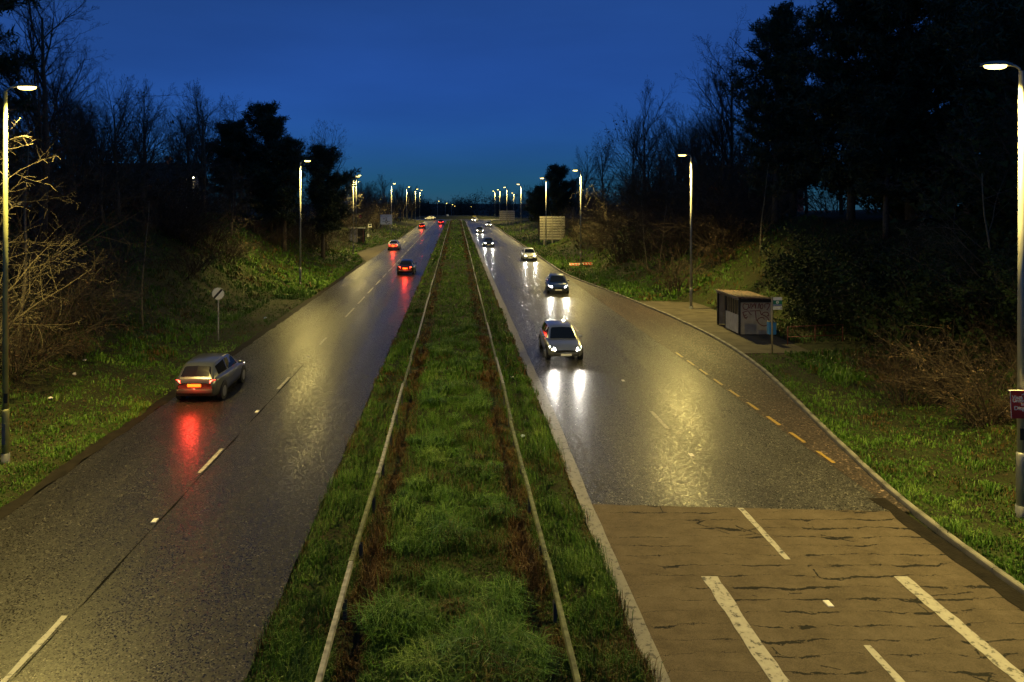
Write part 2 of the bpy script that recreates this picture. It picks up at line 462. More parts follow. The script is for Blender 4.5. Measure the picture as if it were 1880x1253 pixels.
def gz(x, y):
    """height of the land"""
    n = mnoise.noise(Vector((x*0.35, y*0.35, 1.7))) * 0.10
    if y > 262:
        r = math.hypot(x, y-300)
        z = drop(y) + 0.06 + n
        if r < 24: z += 0.9 * smooth(24, 8, r)
        if 24.5 < r < 38 or (abs(y-300) < 6 and r >= 24.5): return min(z, drop(y) - 0.06)
        side = smooth(45, 90, abs(x)) * (1 - smooth(300, 420, y))
        return z + 3.0*side
    if -3.44 <= x <= 3.24:
        e = min(x+3.44, 3.24-x)
        return -0.04 + 0.10*smooth(0.0, 0.35, e) + 0.16*smooth(0.6, 2.6, e) + n*0.5
    if lx(y) < x < kx(y): return -0.07
    if x < 0:
        d = lx(y) - x
        h = 6.6 - 1.2*smooth(60, 105, y) - 3.4*smooth(100, 165, y) - 1.2*smooth(180, 240, y)
        toe = 3.2 + 1.5*smooth(70, 40, y)*0.5
        return -0.05 + 0.12*smooth(0.25, 0.7, d) + 0.10*d*smooth(0, 4, d)*(1-smooth(6, 14, d)) + h*smooth(toe, toe+11.5, d) + 0.9*smooth(18, 45, d)*smooth(160,60,y) + n*(1+2*smooth(3, 9, d))
    d = x - kx(y)
    if 35.7 < y < 54.4 and x < 18.2: return 0.02
    h = 6.2 - 0.8*smooth(60, 110, y) - 3.2*smooth(105, 170, y) - 1.2*smooth(180, 240, y)
    toe = 3.0 + 3.6*smooth(22, 33, y)*(1-smooth(42, 56, y))
    return -0.05 + 0.15*smooth(0.05, 0.3, d) + 0.03*d*smooth(0, 3, d)*(1-smooth(6, 14, d)) + h*smooth(toe, toe+11.0, d) + 0.9*smooth(18, 45, d)*smooth(160,60,y) + n*(1+2*smooth(3, 9, d))*smooth(0.1, 1.0, d)

def build_ground():
    us = []                                 # columns: (base, side)
    left = [0.0,0.12,0.25,0.45,0.7,1.0,1.4,1.9,2.5,3.2,4,4.8,5.6,6.5,7.5,8.5,9.5,10.5,11.5,12.5,13.5,14.7,16,18,21,25,31,40,55,80,120,200,400]
    right = list(left)
    mid = [-3.44,-3.3,-3.1,-2.8,-2.4,-2,-1.5,-1,-0.5,0,0.5,1,1.5,1.9,2.3,2.6,2.9,3.1,3.24]
    ys = list(np.arange(4, 60, 0.7)) + list(np.arange(60, 140, 1.5)) + list(np.arange(140, 262, 3.0)) + [262,262.01,263.5,265,267,270,273,276,280,284,288,292,294,296,298,300,302,304,306,308,312,318,324,330,336,340,350,365,380,400,425,460,520,620,800,1200,2200]
    verts, faces = [], []
    ncol = len(left) + 1 + len(mid) + 1 + len(right)
    for y in ys:
        lxx, kxx = (lx(y), kx(y))
        row = [lxx - d for d in reversed(left)] + [lxx+0.06] + mid + [kxx-0.06] + [kxx + d for d in right]
        for i, x in enumerate(row):
            verts.append((x, y, gz(x, y)))
    n = len(row)
    for j in range(len(ys)-1):
        for i in range(n-1):
            faces.append((j*n+i, j*n+i+1, (j+1)*n+i+1, (j+1)*n+i))
    # carry on under and behind the bridge
    o = link('ground', mesh_from('ground', verts, faces, True), M['ground'])
    tag(o, kind='structure')
build_ground()

def sheet(name, pts_l, pts_r, z, mat):
    """strip between two polylines sharing the same y values"""
    v, f = [], []
    for (xl, yl), (xr, yr) in zip(pts_l, pts_r):
        v += [(xl, yl, z), (xr, yr, z)]
    for i in range(len(pts_l)-1):
        f.append((2*i, 2*i+1, 2*i+3, 2*i+2))
    return tag(link(name, mesh_from(name, v, f), mat), kind='structure')

def wob(y, s, a=0.06):
    return mnoise.noise(Vector((y*0.9, s, 0.3)))*a + mnoise.noise(Vector((y*3.1, s, 4.3)))*a*0.5

ysl = list(np.arange(2, 60, 0.4)) + list(np.arange(60, 264, 2.0)) + [264.2]
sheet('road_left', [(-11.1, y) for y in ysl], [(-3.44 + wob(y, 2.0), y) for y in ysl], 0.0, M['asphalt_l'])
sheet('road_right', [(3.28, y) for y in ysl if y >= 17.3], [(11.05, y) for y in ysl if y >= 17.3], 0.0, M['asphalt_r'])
_xs = np.arange(3.25, 11.11, 0.15)
_v = [(x, 2.0, 0.006) for x in _xs] + [(x, 18.45-0.45*(x-3.25)/7.85 + wob(x*4, 21.0, 0.03), 0.006) for x in _xs]
_n = len(_xs)
tag(link('road_patch', mesh_from('road_patch', _v, [(i, i+1, _n+i+1, _n+i) for i in range(_n-1)]), M['old']), kind='structure')
yb = [y for y in ysl if 17.8 <= y <= 76]
sheet('layby_right', [(11.0, y) for y in yb], [(max(11.02, kx(y)-0.02), y) for y in yb], 0.004, M['asphalt_bay'])
yb2 = list(np.arange(90, 132.1, 1.0))
sheet('layby_left', [(min(lx(y), -11.1), y) for y in yb2], [(-11.05, y) for y in yb2], 0.004, M['slab'])
sheet('gutter_left', [(-11.5 + wob(y, 9.0, 0.2), y) for y in ysl if y < 90], [(-11.08 + wob(y, 5.0, 0.14), y) for y in ysl if y < 90], 0.008, M['mud'])
sheet('gutter_right', [(10.75 + wob(y, 7.0, 0.12), y) for y in ysl if 4 < y < 19], [(11.16, y) for y in ysl if 4 < y < 19], 0.012, M['mud'])
# roundabout
v, f = [], []
for i in range(97):
    a = 2*math.pi*i/96
    for r in (25.0, 37.5):
        y = 300 + r*math.sin(a)
        v.append((r*math.cos(a), y, 0.012 + drop(y)))
for i in range(96):
    f.append((2*i, 2*i+1, 2*i+3, 2*i+2))
tag(link('roundabout_road', mesh_from('roundabout_road', v, f), M['asphalt_far']), kind='structure')
for s, nm in ((-1, 'side_road_left'), (1, 'side_road_right')):
    sheet(nm, [(s*36, 294.5), (s*300, 294.5)], [(s*36, 305.5), (s*300, 305.5)], 0.004, M['asphalt_far'])

# painted markings: one object for each mark
def mark(name, x0, x1, y0, y1, mat, parent, z=0.010, ragged=0.012):
    v, f = [], []
    n = max(2, int((y1-y0)/0.25)+1)
    for i in range(n):
        y = y0 + (y1-y0)*i/(n-1)
        v += [(x0 + rng.uniform(-ragged, ragged), y, z), (x1 + rng.uniform(-ragged, ragged), y, z)]
    for i in range(n-1):
        f.append((2*i, 2*i+1, 2*i+3, 2*i+2))
    return link(name, mesh_from(name, v, f), mat, parent)
lm = tag(thing('lane_markings_left', (0,0,0)), kind='structure')
y = 2.45
while y < 250:
    mark('lane_dash', -7.37, -7.25, y, y+2.0 if y < 40 else y+4.0, M['paint'], lm)
    y += 9.05 if y < 40 else 6.0
sheet('tar_seam', [(-7.21 + wob(y, 6.0, 0.03), y) for y in ysl if y < 34], [(-7.175 + wob(y, 11.0, 0.035), y) for y in ysl if y < 34], 0.005, M['tar'])
rm = tag(thing('lane_markings_right', (0,0,0)), kind='structure')
y = 9.0
for y0, y1 in ((9.4, 12.6), (15.6, 18.2), (24.5, 26.5), (42.5, 44.5), (60.5, 62.5), (78, 81), (96, 99), (114, 117), (135, 140), (145, 150), (160, 165), (175, 180), (190, 196), (205, 211), (220, 226)):
    mark('lane_dash', 7.10, 7.24, y0, y1, M['paint'], rm, 0.014)
mark('arrow_stem', 5.07, 5.38, 6.0, 14.9, M['paint'], rm, 0.014, 0.02)
mark('arrow_stem', 9.02, 9.32, 6.0, 14.9, M['paint'], rm, 0.014, 0.02)
# edge strip beside the central reserve
ye = [y for y in ysl if 4 < y < 262]
sheet('edge_strip', [(3.16 + wob(y, 3.0, 0.05), y) for y in ye], [(3.47 + 0.12*smooth(18, 26, y) + wob(y, 8.0, 0.02), y) for y in ye], 0.016, M['edge'])
ym = tag(thing('bus_cage_markings', (0,0,0)), kind='structure')
y = 21.3
while y < 37:
    mark('yellow_dash', 11.1, 11.22, y, y+1.02, M['yellow'], ym, 0.014)
    y += 1.79

# cat's eyes: small studs in the lane line
studs = []
for (x, y0) in [(-7.31, 17.5), (-7.31, 26.5), (-7.31, 35.6), (7.17, 13.9), (7.17, 22.0), (7.17, 31.0)]:
    o = MB().bevbox(-0.06, 0.06, -0.11, 0.11, -0.01, 0.022, 0.012).build('cats_eye', M['litter'])
    o.location = (x, y0, 0)
    studs.append(o)
for o, l in zip(studs, ['nearest road stud in the left lane line', 'second road stud up the left lane line', 'third road stud up the left lane line',
                        'road stud in the brown cracked surfacing', 'road stud just past the surfacing joint', 'third road stud up the right lane line']):
    tag(o, l, 'road stud', 'road studs in the lane lines')

# ------------------------------------------------------------------ kerbs and footway
kerb = tag(thing('kerb_right', (0,0,0)), kind='structure')
kc = MB()
kc.add([(0,0,-0.1),(0.14,0,-0.1),(0.14,0,0.115),(0.035,0,0.12),(0.008,0,0.10),(0,0,0.06)] + [(0,0.9,-0.1),(0.14,0.9,-0.1),(0.14,0.9,0.115),(0.035,0.9,0.12),(0.008,0.9,0.10),(0,0.9,0.06)],
       [(0,1,2,3,4,5)[::-1], (6,7,8,9,10,11)] + [(i, (i+1) % 6, 6+(i+1) % 6, 6+i) for i in range(6)])
kme = kc.mesh('kerbstone'); kme.materials.append(M['kerb'])
y = 5.0
while y < 100:
    x = kx(y); x2 = kx(y+0.9)
    o = link('kerbstone', kme, None, kerb)
    o.location = (x, y, rng.uniform(-0.012, 0.008))
    o.rotation_euler = (rng.uniform(-0.004, 0.004), rng.uniform(-0.03, 0.03), -math.atan2(x2-x, 0.9))
    y += 0.915*math.cos(math.atan2(x2-x, 0.9))
o = MB().box(11.2, 11.34, 100, 262, -0.1, 0.11).build('kerb_run', M['kerb'], kerb); o['kind'] = 'stuff'

foot = tag(thing('footway', (0,0,0)), kind='structure')
def slab_poly(name, pts, z0, z1):
    n = len(pts)
    v = [(p[0], p[1], z0) for p in pts] + [(p[0], p[1], z1) for p in pts]
    f = [tuple(range(n, 2*n))] + [(i, (i+1) % n, n+(i+1) % n, n+i) for i in range(n)]
    return link(name, mesh_from(name, v, f), M['slab'], foot)
yy = 36.0
while yy < 54:
    y1 = yy + 1.83
    slab_poly('footway_bay', [(kx(yy)+0.15, yy), (17.95, yy), (17.95, y1-0.03), (kx(y1)+0.15, y1-0.02)], 0.0, 0.112 + rng.uniform(-0.006, 0.006))
    yy = y1
for i in range(3):
    slab_poly('footway_bay', [(17.97+i*1.6, 36.3), (19.55+i*1.6, 36.3), (19.55+i*1.6, 37.9), (17.97+i*1.6, 37.9)], 0.0, 0.125 + i*0.05)

# ------------------------------------------------------------------ crash barriers on the central reserve
def barrier(x, inner, label, mat_a, mat_b):
    root = thing('crash_barrier', (x, 0, 0), 0, label, 'crash barrier')
    L = 4.6
    def sec():
        m = MB()
        m.bevbox(-0.042, 0.042, 0.006, L-0.006, 0.50, 0.62, 0.012)
        m.box(-0.050, 0.050, -0.07, 0.07, 0.494, 0.628)      # joint sleeve
        for q in (0.12, 0.26):
            m.tube([(0.0, q, 0.615), (0.0, q, 0.632)], 0.018, 6)
        return m
    sm = [sec().mesh('rail_section') for _ in range(2)]
    sm[0].materials.append(mat_a); sm[1].materials.append(mat_b)
    pm = MB().box(-0.02, 0.0, -0.06, 0.06, -0.3, 0.5).box(0.0, 0.045, -0.06, -0.045, -0.3, 0.5).box(0.0, 0.045, 0.045, 0.06, -0.3, 0.5).mesh('post')
    pm.materials.append(M['post'])
    y = 5.2
    i = 0
    wobx = 0
    while y < 258:
        o = link('rail_section', sm[0 if rng.random() < (0.62 if y < 30 else 0.4) else 1], None, root)
        o.location = (wobx, y, rng.uniform(-0.008, 0.008))
        nx = rng.uniform(-0.03, 0.03)
        o.rotation_euler = (0, rng.uniform(-0.04, 0.04), -math.atan2(nx-wobx, L))
        wobx = nx
        for q in (0.9, 3.3):
            p = link('post', pm, None, root)
            p.location = (inner*0.02, y+q, 0)
        y += L
        i += 1
    return root
barrier(-2.05, 1, 'grey box-beam crash barrier along left side of grass reserve', M['galv'], M['galv_green'])
barrier(1.80, -1, 'green-stained box-beam crash barrier along right side of grass reserve', M['galv_green'], M['galv'])

# ------------------------------------------------------------------ street lamps
def lamp_meshes(moss=False):
    d = {}
    d['base'] = MB().tube([(0,0,-0.4),(0,0,0.28)], [0.115,0.115], 16).mesh('column_base', True)
    m = MB()
    m.tube([(0,0,0.28),(0,0,1.5),(0,0,1.56)], [0.100,0.100,0.085], 16, True)
    m.tube([(0,0,1.56),(0,0,10.75)], [0.085,0.050], 16, True)
    d['column'] = m.mesh('column', True)
    d['door'] = MB().box(-0.05, 0.05, -0.105, -0.095, 0.55, 1.15).mesh('access_door')
    d['arm'] = MB().tube([(0,0,10.66),(0.04,0,10.80),(0.14,0,10.87),(0.36,0,10.90)], [0.03]*4, 8).mesh('bracket_arm', True)
    h = MB()
    prof = [(0.22,0.05,0.05),(0.34,0.10,0.075),(0.52,0.15,0.10),(0.80,0.15,0.09),(0.93,0.10,0.06)]
    vv = []
    for (x, w, t) in prof:
        vv += [(x,-w,10.88),(x,w,10.88),(x,w*0.7,10.88+t),(x,-w*0.7,10.88+t)]
    ff = [(0,1,2,3)[::-1]]
    for i in range(len(prof)-1):
        for k in range(4):
            ff.append((i*4+k, i*4+(k+1) % 4, (i+1)*4+(k+1) % 4, (i+1)*4+k))
    ff.append(tuple((len(prof)-1)*4+k for k in range(4)))
    h.add(vv, ff)
    d['head'] = h.mesh('lantern_housing')
    l = MB()
    vv, ff = [], []
    for j, (zz, s) in enumerate(((10.878, 1.0), (10.83, 0.92), (10.80, 0.6))):
        for k in range(16):
            a = 2*math.pi*k/16
            vv.append((0.62 + 0.27*s*math.cos(a), 0.125*s*math.sin(a), zz))
    for j in range(2):
        for k in range(16):
            ff.append((j*16+k, j*16+(k+1) % 16, (j+1)*16+(k+1) % 16, (j+1)*16+k))
    ff.append(tuple(32+k for k in range(16)))
    l.add(vv, ff)
    d['lens'] = l.mesh('lens', True)
    for k, mt in (('base','pole_base'),('column','pole_moss' if moss else 'pole'),('door','pole_base'),('arm','pole'),('head','head'),('lens','lens')):
        d[k].materials.append(M[mt])
    return d
LM, LMoss = lamp_meshes(), lamp_meshes(True)
def street_lamp(x, y, side, label, moss=False, power=1.0, z=None, light=True, group='street lamps along the dual carriageway'):
    z = gz(x, y) if z is None else z
    t = thing('street_lamp', (x, y, z), 0 if side < 0 else math.pi, label, 'street lamp', group)
    d = LMoss if moss else LM
    for k, nm in (('base','column_base'),('column','column'),('door','access_door'),('arm','bracket_arm'),('head','lantern_housing'),('lens','lens')):
        link(nm, d[k], None, t)
    if light:
        ld = bpy.data.lights.new('lamp_light', 'SPOT')
        ld.energy = LAMP_W*power
        ld.color = LCOL
        ld.spot_size = R(160); ld.spot_blend = 0.75
        ld.shadow_soft_size = 0.12
        lo = bpy.data.objects.new('lamp_light', ld)
        COL.objects.link(lo); lo.parent = t
        lo.location = (0.64, 0, 10.66)
        lo.rotation_euler = (0, R(-17), 0)
    return t
LL = [(-13.05,20.9,'nearest lamp on the left verge, its column stained green'),
      (-13.6,63,'second lamp on the left verge, standing before the dark pines'),
      (-14.25,100,'third lamp on the left verge, at the near end of the far layby'),
      (-17.6,127,'lamp behind the far left bus shelter'),
      (-13.9,155,'lamp beside the roundabout map sign on the left'),
      (-13.4,195,'left verge lamp just beyond the roundabout map sign'),
      (-13.3,235,'left verge lamp second beyond the roundabout map sign'),
      (-13.2,262,'last left verge lamp before the roundabout')]
for i, (x, y, l) in enumerate(LL):
    street_lamp(x, y, -1, l, moss=(i == 0))
RL = [(13.62,17.4,'nearest lamp on the right verge carrying the red board'),
      (16.5,50.7,'second lamp on the right, behind the bus layby'),
      (14.15,82,'third lamp on the right with orange barrier boards at its foot'),
      (13.95,112,'fourth lamp on the right, in front of the slatted sign back'),
      (14.1,157,'fifth lamp on the right, just past the slatted sign back'),
      (13.7,195,'sixth lamp on the right, before the farther sign back'),
      (14.8,245,'seventh lamp on the right, near the roundabout'),
      (15.3,285,'last lamp on the right, at the roundabout edge')]
for i, (x, y, l) in enumerate(RL):
    street_lamp(x, y, 1, l)
street_lamp(25.5, 320, 1, 'lamp on the roundabout exit behind the farther sign back')
for i, (px, py, Y) in enumerate([(808,370,335),(822,374,365),(833,376,395),(837,379,410),(866,380,430)]):
    X = (px-837.5)*Y/1325
    street_lamp(X-1.2, Y, -1, 'distant lamp beyond the roundabout, %s from the left' % ['first','second','third','fourth','fifth'][i], z=H-(py-366)*Y/1325-10.8, light=False, group='distant lamps beyond the roundabout')

def text_mesh(body, size, depth=0.0, align='LEFT', bold=0.0):
    cu = bpy.data.curves.new('lettering', 'FONT')
    cu.body = body; cu.size = size; cu.extrude = depth; cu.align_x = align; cu.align_y = 'CENTER'; cu.offset = bold
    o = bpy.data.objects.new('lettering', cu)
    COL.objects.link(o)
    dg = bpy.context.evaluated_depsgraph_get()
    me = bpy.data.meshes.new_from_object(o.evaluated_get(dg))
    bpy.data.objects.remove(o)
    return me
def text_on(parent, body, size, x, y, z, mat, align='LEFT', bold=0.0, name='lettering', squash=1.0):
    """lettering on an upright sheet whose face looks towards -Y"""
    me = text_mesh(body, size, 0.001, align, bold)
    me.materials.append(mat)
    o = link(name, me, None, parent)
    o.rotation_euler = (R(90), 0, 0)
    o.location = (x, y, z)
    o.scale = (squash, 1, 1)
    return o

# red board strapped to the near right column, and the black number plates on both near columns
lz = gz(13.62, 17.4)
def cz(py, Y): return H - (py-366)*Y/1325
bd = thing('red_board', (13.62, 17.25, 0), 0, 'red campaign board with white lettering tied to the near right lamp column', 'board')
zt, zb = cz(718, 17.2), cz(769, 17.2)
m = MB()
xl = (1855-837.5)*17.2/1325 - 13.62
m.add([(xl,-0.03,zt),(xl+0.62,-0.06,zt-0.015),(xl+0.655,-0.05,zb-0.01),(xl+0.035,-0.02,zb)] + [(xl,-0.024,zt),(xl+0.62,-0.054,zt-0.015),(xl+0.655,-0.044,zb-0.01),(xl+0.035,-0.014,zb)],
      [(3,2,1,0),(4,5,6,7),(0,1,5,4),(1,2,6,5),(2,3,7,6),(3,0,4,7)])
m.build('board_sheet', M['red'], bd)
m = MB(); m.box(xl-0.004, xl+0.62, -0.02, 0.03, zt-0.012, zt+0.001); m.build('board_fold', M['white'], bd)
m = MB(); m.tube([(xl+0.008,-0.034,zt),(xl+0.042,-0.026,zb)], 0.007, 4); m.build('board_edge', M['white'], bd)
dz = (zt-zb)
for body, s, fx, fz in (('Vista The', 0.125, 0.03, 0.62-0.27+0.0), ('Union Bu', 0.115, 0.04, 0.50-0.30), ('in', 0.10, 0.245, 0.02), ('Disgui', 0.135, 0.075, -0.16)):
    o = text_on(bd, body, s, xl+fx, -0.066, (zt+zb)/2 + fz*0.5, M['white'], 'LEFT', 0.002)
    o.rotation_euler = (R(90), 0, R(-2.5))
m = MB(); m.add([(xl+0.24,-0.068,zt-0.10),(xl+0.31,-0.070,zt-0.09),(xl+0.33,-0.070,zt-0.045),(xl+0.27,-0.069,zt-0.075)], [(0,1,2,3)]).build('board_emblem', M['white'], bd)
def numplate(x, y, z, label):
    t = thing('column_number_plate', (x, y, z), 0, label, 'number plate')
    MB().box(-0.05, 0.05, -0.115, -0.103, -0.14, 0.14).build('plate', M['black'], t)
    return t
numplate(13.56, 17.4, cz(795, 17.4), 'small black number plate on the near right lamp column')
numplate(-12.98, 20.9, cz(730, 20.9), 'small black number plate on the near left lamp column')

# ------------------------------------------------------------------ road signs
def px_x(px, Y): return (px-837.5)*Y/1325
# national speed limit sign
sx, sy = -12.85, 39.0
t = thing('speed_limit_sign', (sx, sy, gz(sx, sy)), 0, 'white round speed limit sign with black diagonal bar on left verge', 'road sign')
MB().tube([(0,0,-0.3),(0,0,2.78)], 0.038, 10).build('post', M['galv'], t, True)
m = MB(); m.tube([(0,-0.065,2.52),(0,-0.045,2.52)], 0.335, 36); m.build('sign_plate', M['white'], t)
c, s = math.cos(R(48)), math.sin(R(48))
m = MB(); vv = []
for (u, w) in ((-0.32,-0.058),(0.32,-0.058),(0.32,0.058),(-0.32,0.058)):
    vv.append((u*c*0.985 - w*s, -0.0675, 2.52 + u*s*0.985 + w*c))
m.add(vv, [(0,1,2,3)]); m.build('diagonal_bar', M['black'], t)
m = MB()
for k in range(36):
    a0, a1 = 2*math.pi*k/36, 2*math.pi*(k+1)/36
    m.add([(math.cos(a)*r, -0.067, 2.52+math.sin(a)*r) for a, r in ((a0,0.322),(a1,0.322),(a1,0.334),(a0,0.334))], [(0,1,2,3)])
m.build('sign_rim', M['black'], t)

# roundabout map sign
Y = 152.0
x0, x1 = px_x(698.5, Y), px_x(720, Y)
z0, z1 = cz(412.5, Y), cz(394.5, Y)
t = thing('map_sign', ((x0+x1)/2, Y, 0), 0, 'large white roundabout map sign on left verge', 'road sign')
w = (x1-x0)/2
MB().box(-w, w, -0.02, 0.02, z0, z1).build('sign_panel', M['white'], t)
for xx in (-w*0.6, w*0.6):
    MB().tube([(xx, 0.08, -0.3), (xx, 0.08, z1-0.1)], 0.06, 8).build('post', M['signpost'], t, True)
m = MB(); zc = z0 + (z1-z0)*0.30
for k in range(20):
    a0, a1 = 2*math.pi*k/20, 2*math.pi*(k+1)/20
    m.add([(math.cos(a)*r, -0.026, zc+math.sin(a)*r) for a, r in ((a0,0.18),(a1,0.18),(a1,0.28),(a0,0.28))], [(0,1,2,3)])
m.box(-0.85, -0.26, -0.028, -0.024, zc-0.04, zc+0.04).box(0.26, 0.8, -0.028, -0.024, zc-0.04, zc+0.04).box(-0.045, 0.045, -0.028, -0.024, zc+0.26, zc+0.72).box(-0.06, 0.06, -0.028, -0.024, z0+0.08, zc-0.24)
m.build('map_symbol', M['black'], t)
m = MB(); m.box(-w+0.03, w-0.03, -0.024, -0.021, z1-0.30, z1-0.24)
m.box(-0.75, -0.42, -0.028, -0.024, zc+0.50, zc+0.62).box(-0.34, -0.24, -0.028, -0.024, zc+0.46, zc+0.66).box(0.35, 0.8, -0.028, -0.024, z0+0.1, z0+0.22).box(-0.2, 0.22, -0.028, -0.024, zc+0.84, zc+0.9)
m.build('map_caption_blocks', M['black'], t)

# big sign seen from behind, with stiffening rails and posts
def sign_back(Y, pxa, pxb, pya, pyb, base_py, rows, posts, label):
    xa, xb, z1, z0 = px_x(pxa, Y), px_x(pxb, Y), cz(pya, Y), cz(pyb, Y)
    xm = (xa+xb)/2
    t = thing('direction_sign', (xm, Y, gz(xm, Y)), 0, label, 'road sign')
    zz = gz(xm, Y); z0 -= zz; z1 -= zz
    hh = (z1-z0)/rows
    for i in range(rows):
        MB().box(xa-xm, xb-xm, 0.0, 0.03, z0+i*hh+0.012, z0+(i+1)*hh-0.012).build('plank_panel', M['signback'], t)
        MB().box(xa-xm, xb-xm, -0.07, -0.003, z0+i*hh-0.0, z0+i*hh+hh*0.36).build('stiffening_rail', M['signrail'], t)
    for p in posts:
        xx = px_x(p, Y)-xm
        MB().box(xx-0.07, xx+0.07, -0.22, -0.075, -0.5-0.3, z1+0.03).build('post', M['signpost'], t)
    return t
sign_back(118, 991, 1037, 397.5, 441, 457, 9, (998.5, 1013.5, 1030), 'large slatted sign back with three posts on right verge')
sign_back(212, 917, 945, 387, 405.5, 416, 5, (922.5, 935.5), 'smaller pale sign back with two posts near roundabout')

def small_sign(name, px, py0, py1, pw, Y, mat, label):
    x = px_x(px, Y); z1, z0 = cz(py0, Y), cz(py1, Y); w = pw*Y/1325/2
    zg = gz(x, Y)
    t = thing(name, (x, Y, zg), 0, label, 'road sign')
    MB().box(-w, w, -0.03, 0.0, z0-zg, z1-zg).build('sign_plate', mat, t)
    for xx in (-w*0.6, w*0.6):
        MB().tube([(xx, 0.04, -0.3), (xx, 0.04, z1-zg)], 0.045, 8).build('post', M['signpost'], t, True)
    return t
small_sign('chevron_board', 822, 394, 397.5, 4.2, 292, M['white'], 'small white board on the roundabout island')
small_sign('direction_board', 871, 396.5, 400.5, 6.5, 288, simple('dull_yellow_sign', (0.5,0.42,0.12), 0.5), 'small yellow board at the roundabout island')
t = thing('no_entry_sign', (px_x(661, 150), 150, gz(px_x(661,150),150)), 0, 'small red round sign among the bushes by the far shelter', 'road sign')
zz = cz(397.5, 150) - t.location.z
MB().tube([(0,0,-0.3),(0,0,zz+0.2)], 0.04, 8).build('post', M['signpost'], t, True)
MB().tube([(0,-0.07,zz),(0,-0.045,zz)], 0.33, 24).build('sign_plate', M['red'], t)
MB().box(-0.22, 0.22, -0.075, -0.071, zz-0.05, zz+0.05).build('white_bar', M['white'], t)

# ------------------------------------------------------------------ bus stop on the right
SX0, SX1, SY0, SY1 = 16.05, 17.9, 40.9, 44.25
zb = 0.115
t = thing('bus_shelter', (SX0, SY0, zb), 0, 'graffitied bus shelter with rusty corrugated roof on right footway', 'bus shelter')
Wd, Ln, Ht = SX1-SX0, SY1-SY0, 2.05
for (x, y) in ((0,0),(Wd,0),(0,Ln),(Wd,Ln),(0,Ln*0.62)):
    MB().box(x-0.05, x+0.05, y-0.05, y+0.05, -0.05, Ht if x == 0 else Ht-0.08).build('post', M['dark'], t)
MB().box(0.055, Wd-0.055, -0.02, 0.02, 0.03, Ht-0.22).build('end_wall', M['pebble'], t)
MB().box(0.055, Wd-0.055, Ln-0.02, Ln+0.02, 0.03, Ht-0.12).build('end_wall', M['pebble'], t)
nb = 12
for i in range(nb):
    a = 0.055 + (Ln-0.11)*i/nb; b_ = 0.055 + (Ln-0.11)*(i+1)/nb
    MB().box(Wd-0.02, Wd+0.012, a+0.008, b_-0.008, 0.03, Ht-0.12).build('back_board', M['dark'], t)
MB().box(-0.022, 0.018, 0.055, Ln*0.62-0.055, 0.05, 1.08).build('front_panel', M['greypanel'], t)
for i in range(6):
    y = Ln*0.62*(i+0.5)/6
    MB().box(-0.015, 0.015, y-0.018, y+0.018, 1.09, Ht-0.12).build('mullion', M['dark'], t)
MB().box(-0.06, 0.06, -0.08, Ln+0.08, Ht-0.10, Ht+0.02).build('fascia', M['dark'], t)
MB().box(0.0, Wd, -0.075, -0.03, Ht-0.21, Ht-0.02).build('fascia', M['dark'], t)
MB().box(0.3, 0.75, 0.9, 2.6, 0.42, 0.46).build('bench', M['dark'], t)
v, f = [], []
nx = 80
for j, (yy, dzz) in enumerate(((-0.22, 0.0), (Ln*0.5, 0.0), (Ln+0.2, 0.0))):
    for i in range(nx+1):
        u = i/nx
        v.append((-0.14 + (Wd+0.3)*u, yy, Ht+0.075 - 0.11*u + 0.030*math.sin(u*2*math.pi*11)))
for j in range(2):
    for i in range(nx):
        f.append((j*(nx+1)+i, j*(nx+1)+i+1, (j+1)*(nx+1)+i+1, (j+1)*(nx+1)+i))
rf = link('roof', mesh_from('roof', v, f, True), M['rust'], t)
so = rf.modifiers.new('thick', 'SOLIDIFY'); so.thickness = 0.012
MB().box(-0.15, -0.128, -0.21, Ln+0.2, Ht+0.03, Ht+0.11).build('roof_edge', M['signrail'], rf)
# spray-painted lettering on the end wall: strokes, u across, w down (0..1)
strokes = [
 [(0.20,0.06),(0.10,0.03),(0.07,0.12),(0.10,0.20),(0.17,0.23),(0.24,0.20),(0.27,0.10),(0.24,0.04),(0.20,0.06)], [(0.25,0.05),(0.28,0.15),(0.31,0.19)],
 [(0.31,0.02),(0.35,0.18),(0.38,0.19)], [(0.36,0.03),(0.40,0.17),(0.42,0.05)], [(0.44,0.01),(0.47,0.10),(0.49,0.19)], [(0.50,0.02),(0.49,0.18)],
 [(0.57,0.19),(0.59,0.06),(0.62,0.02),(0.64,0.18)], [(0.70,0.04),(0.64,0.12),(0.66,0.20),(0.72,0.19),(0.74,0.09),(0.70,0.04)],
 [(0.80,0.18),(0.78,0.05),(0.90,0.03),(0.96,0.05),(0.93,0.14),(0.86,0.24)],
 [(0.06,0.33),(0.14,0.29),(0.26,0.26)], [(0.08,0.34),(0.12,0.46),(0.20,0.53)], [(0.10,0.42),(0.20,0.39)], [(0.24,0.45),(0.13,0.50)],
 [(0.26,0.28),(0.30,0.35),(0.36,0.39)], [(0.30,0.27),(0.62,0.26),(0.64,0.26)], [(0.48,0.27),(0.50,0.42),(0.51,0.56),(0.54,0.57)],
 [(0.64,0.26),(0.66,0.36),(0.68,0.38),(0.76,0.31),(0.84,0.30),(0.92,0.34),(0.92,0.42),(0.86,0.42)],
 [(0.68,0.38),(0.80,0.42),(0.90,0.50),(0.95,0.62),(0.88,0.72),(0.76,0.75),(0.64,0.70),(0.56,0.62),(0.55,0.54),(0.64,0.48),(0.74,0.47),(0.78,0.54)]]
m = MB()
